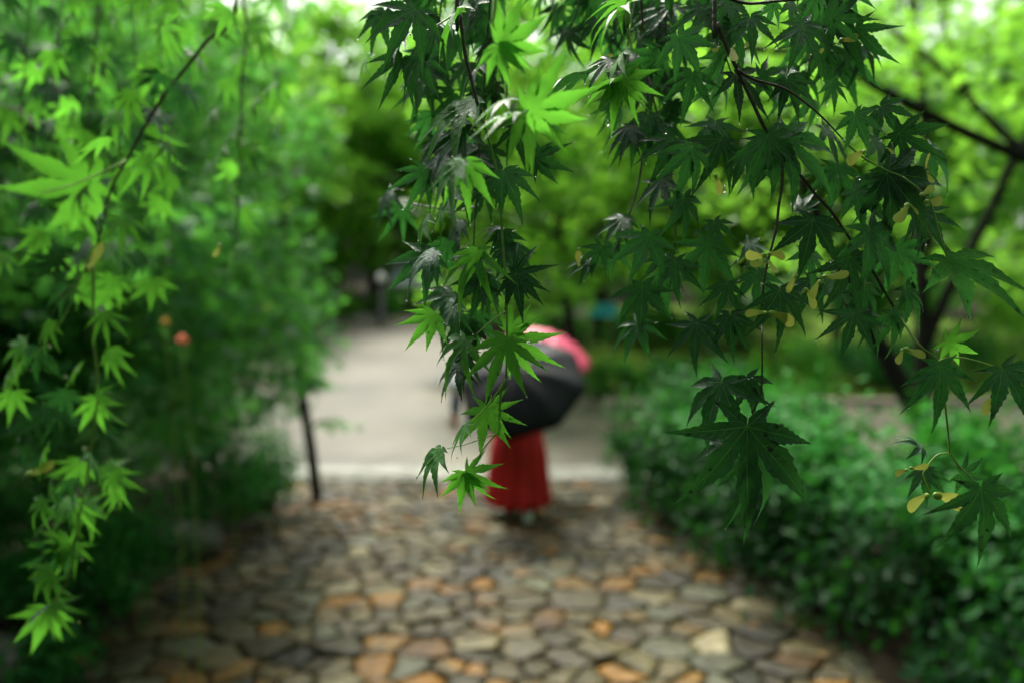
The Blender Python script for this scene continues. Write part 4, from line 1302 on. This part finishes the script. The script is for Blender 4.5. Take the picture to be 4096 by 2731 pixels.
for (x, y, a, l, kw) in [
    (890, 225, 72, 400, {'roll': 5, 'tz': 0}), (985, 235, 42, 480, {'d': .66, 'roll': 15}), (415, 300, 104, 310, {'d': .66}), (235, 505, 118, 270, {'d': .69}), (365, 615, 82, 300, {'d': .67}), (320, 1015, 95, 270, {'d': .7}),
    (640, 1150, 102, 230, {'d': .68}), (970, 1195, 86, 380, {'roll': 0}), (1180, 755, 100, 370, {'roll': 0, 'tz': 0, 'd': .63}), (1530, 815, 62, 440, {'roll': 5, 'd': .645}), (1400, 985, 74, 440, {'d': .66, 'roll': -5}),
    (1440, 570, 40, 300, {'roll': 20}), (1640, 460, 46, 440, {'roll': 35}), (1440, 90, 62, 280, {'roll': 20}), (1715, 210, 32, 320, {'roll': 58}), (1435, 1335, 105, 290, {'roll': 5}),
    (1670, 1330, 76, 300, {'roll': 0}), (455, 1400, 102, 290, {'d': .7}), (660, 1345, 95, 270, {'d': .68}), (110, 1170, 90, 310, {'d': .72}), (1100, 700, 300, 150, {'d': .68}), (750, 980, 150, 170, {'d': .7, 'roll': 60}),
    (90, 1400, 120, 260, {'d': .72}), (1300, 1130, 55, 260, {'d': .69}), (1180, 1130, 115, 260, {'d': .7}), (560, 770, 75, 210, {'d': .72}), (770, 900, 40, 220, {'d': .7}), (1000, 260, 120, 320, {'d': .69})] + [(x, y, a, 300, {'d': Lrn.uniform(.67, .71), 'roll': Lrn.uniform(-40, 40)}) for x, y, a in [(600, 250, 110), (1560, 250, 60), (1750, 560, 50), (830, 1080, 95), (1700, 930, 60), (1760, 1180, 60), (300, 250, 120), (150, 850, 110), (1850, 700, 55), (760, 330, 80), (1250, 180, 50), (520, 900, 100), (1330, 420, 100), (1500, 1180, 90), (1150, 960, 80), (1900, 300, 50), (1600, 40, 60)]]:
    B1.leaf(*r8(x, y), a, l / S8, **kw)
for (x, y, a, l, kw) in [
    (1380, 600, 88, 360, {'roll': 0, 'tz': -.1, 'd': .62}), (1710, 620, 66, 350, {'roll': 15, 'd': .62}), (375, 920, 90, 520, {'roll': -5, 'd': .625, 'tz': 0}), (395, 1010, 62, 390, {'d': .645}), (375, 665, 76, 250, {'roll': 10}), (245, 690, 112, 350, {'d': .65}),
    (1600, 1240, 84, 370, {'roll': 0, 'd': .615, 'tz': 0}), (1310, 1140, 98, 210, {'d': .66}), (1285, 1030, 205, 150, {'d': .67}), (1430, 55, 38, 400, {'roll': -62, 'young': False}), (1420, 480, 22, 190, {'roll': 62, 'young': True}), (1490, 1165, 15, 190, {'roll': 50, 'd': .66}),
    (240, 1010, 118, 210, {'d': .67}), (1000, 330, 70, 230, {'d': .68})]:
    B1.leaf(*r6(x, y), a, l / S6, **kw)
for (x, y, a, l, kw) in [
    (720, 150, 70, 300, {'roll': 5}), (885, 110, 4, 250, {'roll': 60}), (430, 100, 85, 220, {}), (345, 425, 52, 310, {'roll': 10}), (640, 450, 68, 240, {}), (100, 415, 96, 260, {'d': .67}),
    (20, 210, 55, 250, {'d': .66}), (560, 20, 100, 170, {'d': .68}), (800, -20, 85, 190, {}), (980, -60, 40, 190, {'roll': 50}), (300, 0, 75, 220, {'d': .67}), (150, 50, 110, 220, {'d': .69}), (650, 20, 55, 230, {'d': .67}),
    (480, 440, 20, 200, {'d': .67, 'roll': 50}), (230, 700, 100, 200, {'d': .7}), (890, 470, 75, 170, {'d': .68}), (1190, 970, 60, 280, {'roll': 30, 'd': .65})]:
    B1.leaf(*r3(x, y), a, l / S3, **kw)
for q in [(885, 975, 755, 965), (895, 965, 1005, 990), (885, 1005, 785, 1030), (900, 1010, 955, 1080), (1130, 1180, 1188, 1310), (1225, 1130, 1170, 1245), (1235, 1110, 1405, 1085), (905, 1330, 1058, 1412), (890, 1335, 752, 1345),
          (565, 465, 590, 598), (1510, 320, 1395, 405), (1640, 300, 1685, 340), (1885, 440, 1908, 335), (1895, 450, 1935, 520), (1850, 600, 1935, 540), (1880, 640, 1990, 625), (1775, 650, 1690, 765), (1790, 660, 1840, 720), (1080, 1095, 1020, 1210)]:
    B1.samara(*r8(q[0], q[1]), *r8(q[2], q[3]))
for q in [(1325, 1275, 1218, 1360), (1355, 1275, 1512, 1345), (1225, 1138, 1325, 1122), (1215, 1145, 1152, 1175), (1715, 765, 1605, 850), (1190, 515, 1155, 590), (1200, 515, 1310, 545)]:
    B1.samara(*r6(q[0], q[1]), *r6(q[2], q[3]))
for q in [(500, 160, 545, 170), (940, 230, 1045, 205), (770, 320, 850, 280), (260, 270, 210, 290), (330, 265, 345, 350), (400, 280, 420, 250)]:
    B1.samara(*r3(q[0], q[1]), *r3(q[2], q[3]), .66)
B1.drop(*r8(622, 565))

# ---- middle branch that hangs in front of the red skirt
D = .66
main = line(r2, [(610, -60), (625, 60), (655, 300), (690, 450), (720, 570), (745, 650), (800, 830), (830, 950), (850, 1100), (865, 1300), (885, 1560)], D) + line(r5, [(850, 200), (855, 330), (856, 480), (850, 700), (822, 780), (812, 940), (800, 1000)], D)
B2 = Branch('bright green maple branch hanging in front of the red skirt and black umbrella', D, main[0], young=.45, rl=50)
B2.twig(to_limb(main[0]) + main[1:6], .0021, .0014)
B2.twig(main[5:], .0012, .0008, 'twig_green')
B2.twig(line(r5, [(800, 1000), (745, 1060), (690, 1140), (628, 1212)], D), .0007, .0005, 'petiole')
B2.twig(line(r5, [(850, 705), (800, 780), (740, 860), (680, 920), (600, 1000)], D - .005), .0007, .0005, 'petiole')
B2.twig(line(r5, [(800, 1000), (700, 1035), (620, 1060), (530, 1080)], D), .0006, .0004, 'petiole')
B2.twig(line(r5, [(850, 335), (780, 380), (690, 460)], D), .0006, .0005, 'petiole')
B2.twig(line(r2, [(745, 650), (735, 900), (720, 1180), (710, 1280), (700, 1560)], D + .06), .0011, .0006)
B2.twig(line(r2, [(625, 60), (540, 120), (430, 180), (380, 200)], D), .0008, .0005, 'petiole')
B2.twig(line(r2, [(720, 1180), (600, 1200), (450, 1180), (300, 1150)], D + .12), .0010, .0005)
for (x, y, a, l, kw) in [
    (700, 570, 135, 450, {'roll': 35, 'young': True}), (650, 730, 122, 330, {'young': False, 'roll': 25}), (875, 980, 62, 280, {'roll': 5, 'young': False}), (865, 975, 140, 220, {'young': False, 'd': .68}), (730, 1430, 112, 230, {'young': True}), (870, 1320, 85, 200, {'young': False, 'd': .7}),
    (860, 1300, 175, 160, {'young': False, 'd': .71}), (370, 60, 118, 350, {'young': False}), (400, 320, 100, 280, {'young': False}), (640, 50, 130, 330, {'roll': 62, 'young': True}), (330, 200, 135, 260, {'young': False, 'd': .69}), (300, 330, 110, 280, {'young': False, 'd': .7}),
    (240, 1080, 118, 270, {'young': False, 'd': .86}), (300, 1190, 125, 230, {'young': False, 'd': .88}), (600, 1090, 116, 300, {'roll': 55, 'young': True}), (440, 1230, 108, 250, {'roll': 55, 'young': True}), (480, 1430, 142, 270, {'young': False}), (430, 970, 110, 260, {'young': False, 'd': .72}),
    (520, 900, 120, 260, {'young': False, 'd': .72}), (560, 780, 140, 280, {'young': False, 'd': .74}), (760, 1060, 100, 260, {'young': False, 'd': .74}), (640, 1260, 120, 260, {'young': False, 'd': .74}), (560, 1380, 110, 230, {'young': False, 'd': .73}), (900, 1400, 75, 230, {'young': False, 'd': .7}),
    (950, 720, 80, 240, {'young': False, 'd': .72}), (1080, 650, 15, 200, {'young': False, 'roll': 50, 'd': .7}), (480, 180, 100, 200, {'young': False}), (200, 60, 115, 260, {'young': False, 'd': .75}), (120, 300, 120, 200, {'young': True, 'd': .8, 'roll': 60}), (1050, 900, 20, 220, {'young': False, 'd': .7, 'roll': 40}),
    (740, 860, 150, 330, {'young': False, 'd': .73})]:
    B2.leaf(*r2(x, y), a, l / S2, **kw)
for (x, y, a, l, kw) in [
    (855, 485, 108, 360, {'roll': 10, 'young': True, 'd': .65}), (865, 480, 30, 320, {'roll': 45, 'young': True}), (630, 490, 125, 310, {'roll': 25, 'young': True}), (745, 865, 100, 260, {'roll': 5, 'young': True}), (755, 865, 22, 210, {'roll': 35, 'young': True}), (500, 1080, 122, 270, {'roll': 50, 'young': True}),
    (640, 950, 125, 200, {'roll': 55, 'young': True}), (625, 1215, 100, 215, {'roll': 0, 'young': True, 'tz': 0}), (640, 1205, 28, 210, {'roll': 40, 'young': True}), (905, 130, 80, 250, {'young': False, 'roll': 10}), (900, 130, 345, 220, {'young': False, 'roll': 30, 'd': .67}), (715, 130, 100, 270, {'young': False, 'd': .7}), (720, 130, 60, 270, {'young': False, 'd': .71}),
    (690, 10, 115, 350, {'young': True, 'roll': 20}), (450, 30, 142, 280, {'young': False}), (455, 350, 128, 230, {'young': True}), (580, 290, 125, 280, {'young': False, 'd': .72}), (600, 620, 130, 210, {'young': False, 'd': .7}), (640, 380, 110, 260, {'young': False, 'd': .73}), (700, 330, 90, 240, {'young': False, 'd': .74}),
    (560, 230, 140, 250, {'young': False, 'd': .74}), (860, 440, 315, 180, {'young': True, 'roll': 45}), (640, 560, 100, 200, {'young': False, 'd': .7})]:
    B2.leaf(*r5(x, y), a, l / S5, **kw)

# ---- nearest sprig, slightly soft, top centre
D = .54
main = line(r2, [(835, -80), (850, 40), (880, 150), (893, 400), (890, 560)], D)
B3 = Branch('soft bright maple sprig nearest the lens with yellow green stalk', D, main[0], young=1.0, sharp=False)
B3.twig(to_limb(main[0]) + main[1:], .0022, .0009, 'petiole')
for (x, y, a, l, kw) in [(840, 260, 75, 240, {'roll': 15}), (845, 255, 330, 330, {'roll': 55}), (1010, 635, 84, 330, {'roll': 8, 'tz': -.2}), (1020, 630, 345, 380, {'roll': 60}), (995, 640, 165, 330, {'roll': 45}), (655, 915, 86, 320, {'roll': 5}), (640, 915, 130, 330, {'roll': 35}), (900, 570, 150, 260, {'roll': 40})]:
    B3.leaf(*r2(x, y), a, l / S2, **kw)
# ---- centre right sprig with a water drop
D = .66
main = line(r2, [(1590, -80), (1580, 20), (1575, 120), (1600, 260), (1550, 450)], D)
B4 = Branch('light green drooping maple sprig with a water drop at its tip', D, main[0], young=.6)
B4.twig(to_limb(main[0]) + main[1:], .002, .0007, 'petiole')
for (x, y, a, l, kw) in [(1545, 460, 105, 260, {'roll': 10, 'young': True}), (1550, 455, 25, 230, {'roll': 50, 'young': True}), (1535, 460, 165, 280, {'roll': 60, 'young': True}), (1575, 40, 150, 290, {'roll': 55, 'young': True}), (1585, 20, 180, 230, {'roll': 60, 'young': True}),
                         (1480, 340, 125, 240, {'young': False}), (1350, 430, 160, 390, {'roll': 60, 'young': False}), (1560, 300, 120, 260, {'roll': 60, 'young': True})]:
    B4.leaf(*r2(x, y), a, l / S2, **kw)
B4.drop(*r2(1468, 705))
# ---- darker sprigs behind, filling the top centre and centre right
def filler(label, d, x0, x1, y0, y1, ntw, per, seed, young=0.0, lnpx=(150, 230), ang=(70, 130), drop_=(180, 420)):
    rn_ = random.Random(seed)
    b = Branch(label, d, P((x0 + x1) / 2, y0 - 200, d), young)
    for _ in range(ntw):
        x = rn_.uniform(x0, x1); dd = d + rn_.uniform(-.08, .1)
        yb = rn_.uniform(y0 + .5 * (y1 - y0), y1)
        lean = rn_.uniform(-120, 160)
        pts = [P(x - lean * 1.2, y0 - 250, dd), P(x - lean * .5, (y0 + yb) / 2 - 60, dd), P(x, yb - 60, dd)]
        b.twig(to_limb(pts[0]) + pts[1:], .0018, .0006)
        for k in range(per):
            t = (k + .5) / per
            yy = y0 - 80 + (yb - y0 + 60) * t
            xx = x - lean * (1 - t) + rn_.uniform(-90, 90)
            b.leaf(xx, yy, rn_.uniform(*ang), rn_.uniform(*lnpx) * .66 / dd, d=dd + rn_.uniform(-.03, .03), roll=rn_.uniform(-78, 78), tz=rn_.uniform(-.6, .5))
    return b


filler('dark maple sprigs hanging behind the nearest leaves at the limb', .82, 2000, 2900, -100, 400, 7, 7, 5)
filler('dark wet maple leaves overlapping behind the seed bearing branch', .74, 2750, 3550, -150, 520, 6, 6, 8, 0, (170, 260))
filler('dark maple leaves crowded behind the branch above the black umbrella', .80, 1600, 2080, -150, 1020, 5, 9, 9, .1, (150, 220), (85, 135))
filler('thin dark maple sprigs with narrow leaves between the two big branches', .74, 2450, 2700, 0, 720, 3, 8, 6)
b = Branch('dark low maple sprig hanging above the teal sign', .76, P(2560, 400, .76))
b.twig(to_limb(P(2560, -150, .76)) + [P(2590, 300, .76), P(2560, 700, .76), P(2500, 900, .76), P(2440, 1040, .76)], .0018, .0006)
b.twig([P(2590, 300, .76), P(2700, 800, .75), P(2680, 1150, .75)], .001, .0006)
for (x, y, a, l) in [(1560, 1230, 100, 210), (1430, 1410, 112, 190), (1600, 720, 112, 230), (1700, 650, 80, 230), (1560, 1240, 130, 200), (1500, 1400, 95, 190), (1640, 760, 140, 210), (1750, 700, 110, 240), (1380, 1480, 150, 180), (1800, 1450, 100, 240), (1780, 1560, 80, 230)]:
    b.leaf(*r2(x, y), a, l / S2, d=.76 + Lrn.uniform(-.02, .02))
for q in [(1310, 1530, 1305, 1430), (1440, 330, 1500, 320)]:
    b.samara(*r2(q[0], q[1]), *r2(q[2], q[3]), .74)

# ---- left branch, a little farther, softly out of focus (coordinates in a 2352 px wide view)
K = 4096 / 2352
D = 1.02
lv = [(545, -30), (470, 100), (370, 230), (290, 370), (250, 450), (215, 600), (215, 780), (225, 900), (205, 1050), (180, 1200), (155, 1330), (112, 1395)]
main = [P(x * K, y * K, D) for x, y in lv]
B5 = Branch('long bright maple branch trailing down left of the path almost to the ground', D, main[0], young=.75, sharp=False, rl=82)
B5.twig(to_limb(main[0]) + main[1:6], .003, .0018)
B5.twig(main[5:], .002, .0009, 'twig_green')
B5.twig([P(215 * K, 560 * K, D - .02), P(185 * K, 640 * K, D - .02), P(140 * K, 740 * K, D - .02), P(70 * K, 830 * K, D - .02)], .0014, .0008, 'petiole')
B5.twig([P(290 * K, 370 * K, D - .02), P(180 * K, 420 * K, D - .02), P(90 * K, 445 * K, D - .02)], .0014, .0008, 'petiole')
for (x, y, a, l, *k_) in [(250, 320, 150, 95), (235, 330, 110, 80), (285, 395, 100, 75), (215, 420, 165, 200), (200, 425, 130, 90), (300, 300, 60, 110), (340, 300, 55, 105), (240, 480, 120, 80), (205, 560, 130, 120), (130, 590, 125, 95), (185, 655, 30, 85), (165, 655, 130, 80), (150, 655, 100, 75),
                          (120, 740, 110, 80), (90, 800, 100, 80), (50, 830, 110, 95), (60, 790, 150, 80), (20, 860, 100, 70), (30, 900, 100, 80), (225, 905, 60, 90), (225, 920, 120, 80), (235, 960, 70, 75), (110, 1020, 110, 85), (200, 1040, 50, 75), (190, 1060, 120, 85), (170, 1100, 140, 90),
                          (120, 1090, 110, 80), (190, 1150, 65, 95), (180, 1150, 105, 90), (170, 1150, 145, 105), (100, 1150, 120, 80), (160, 1240, 140, 105), (165, 1250, 80, 80), (145, 1255, 115, 100), (120, 1310, 130, 90), (130, 1330, 90, 75), (112, 1390, 145, 85), (108, 1395, 100, 110), (115, 1390, 45, 80),
                          (260, 1090, 60, 80), (240, 1070, 40, 75), (270, 1120, 100, 70), (80, 950, 110, 90), (60, 1000, 100, 85), (380, 60, 60, 95), (400, 50, 130, 90), (330, 130, 70, 95), (370, 170, 110, 85), (440, 120, 40, 90), (300, 210, 100, 90), (420, 200, 80, 80), (350, 250, 60, 90), (280, 260, 140, 90), (330, 360, 80, 100), (380, 330, 70, 80),
                          (480, 60, 30, 80), (520, 20, 100, 80), (250, 560, 60, 90), (280, 500, 80, 90), (260, 640, 110, 80), (240, 720, 80, 80), (190, 830, 120, 80), (260, 800, 80, 85), (150, 900, 110, 85), (120, 940, 90, 80)]:
    B5.leaf(x * K, y * K, a, l * K, d=D + Lrn.uniform(-.05, .12))
for q in [(60, 1090, 125, 1060), (195, 625, 235, 555), (505, 560, 490, 590)]:
    B5.samara(q[0] * K, q[1] * K, q[2] * K, q[3] * K, D - .02)
# thin upright dark twig with a few narrow bright leaves
D = 1.35
main = [P(x * K, y * K, D) for x, y in [(550, -30), (554, 200), (551, 380), (545, 500), (538, 600)]]
B6 = Branch('thin dark straight twig with narrow lime leaves among blurred maple foliage', D, main[0], young=1.0, sharp=False)
B6.twig(to_limb(main[0]) + main[1:], .0035, .0012)
B6.twig([P(552 * K, 270 * K, D), P(600 * K, 230 * K, D), P(640 * K, 185 * K, D)], .001, .0006, 'petiole')
for (x, y, a, l) in [(640, 185, 140, 100), (645, 185, 60, 60), (600, 220, 130, 90), (540, 300, 130, 95), (520, 330, 120, 90), (500, 250, 135, 80), (560, 340, 70, 70), (560, 130, 120, 80), (570, 60, 60, 80), (530, 430, 110, 80), (548, 560, 120, 70), (560, 480, 60, 70), (480, 380, 110, 80), (600, 60, 120, 80)]:
    B6.leaf(x * K, y * K, a, l * K, roll=Lrn.uniform(30, 65))
filler('feathery lime maple spray trailing beside the long left branch', 1.25, 30, 620, -100, 1250, 6, 13, 17, .8, (190, 270), (80, 140))
filler('soft green maple sprays draped between the long trailing branch and the straight twig', 1.6, 250, 1100, -100, 800, 7, 8, 15, .6, (200, 290))
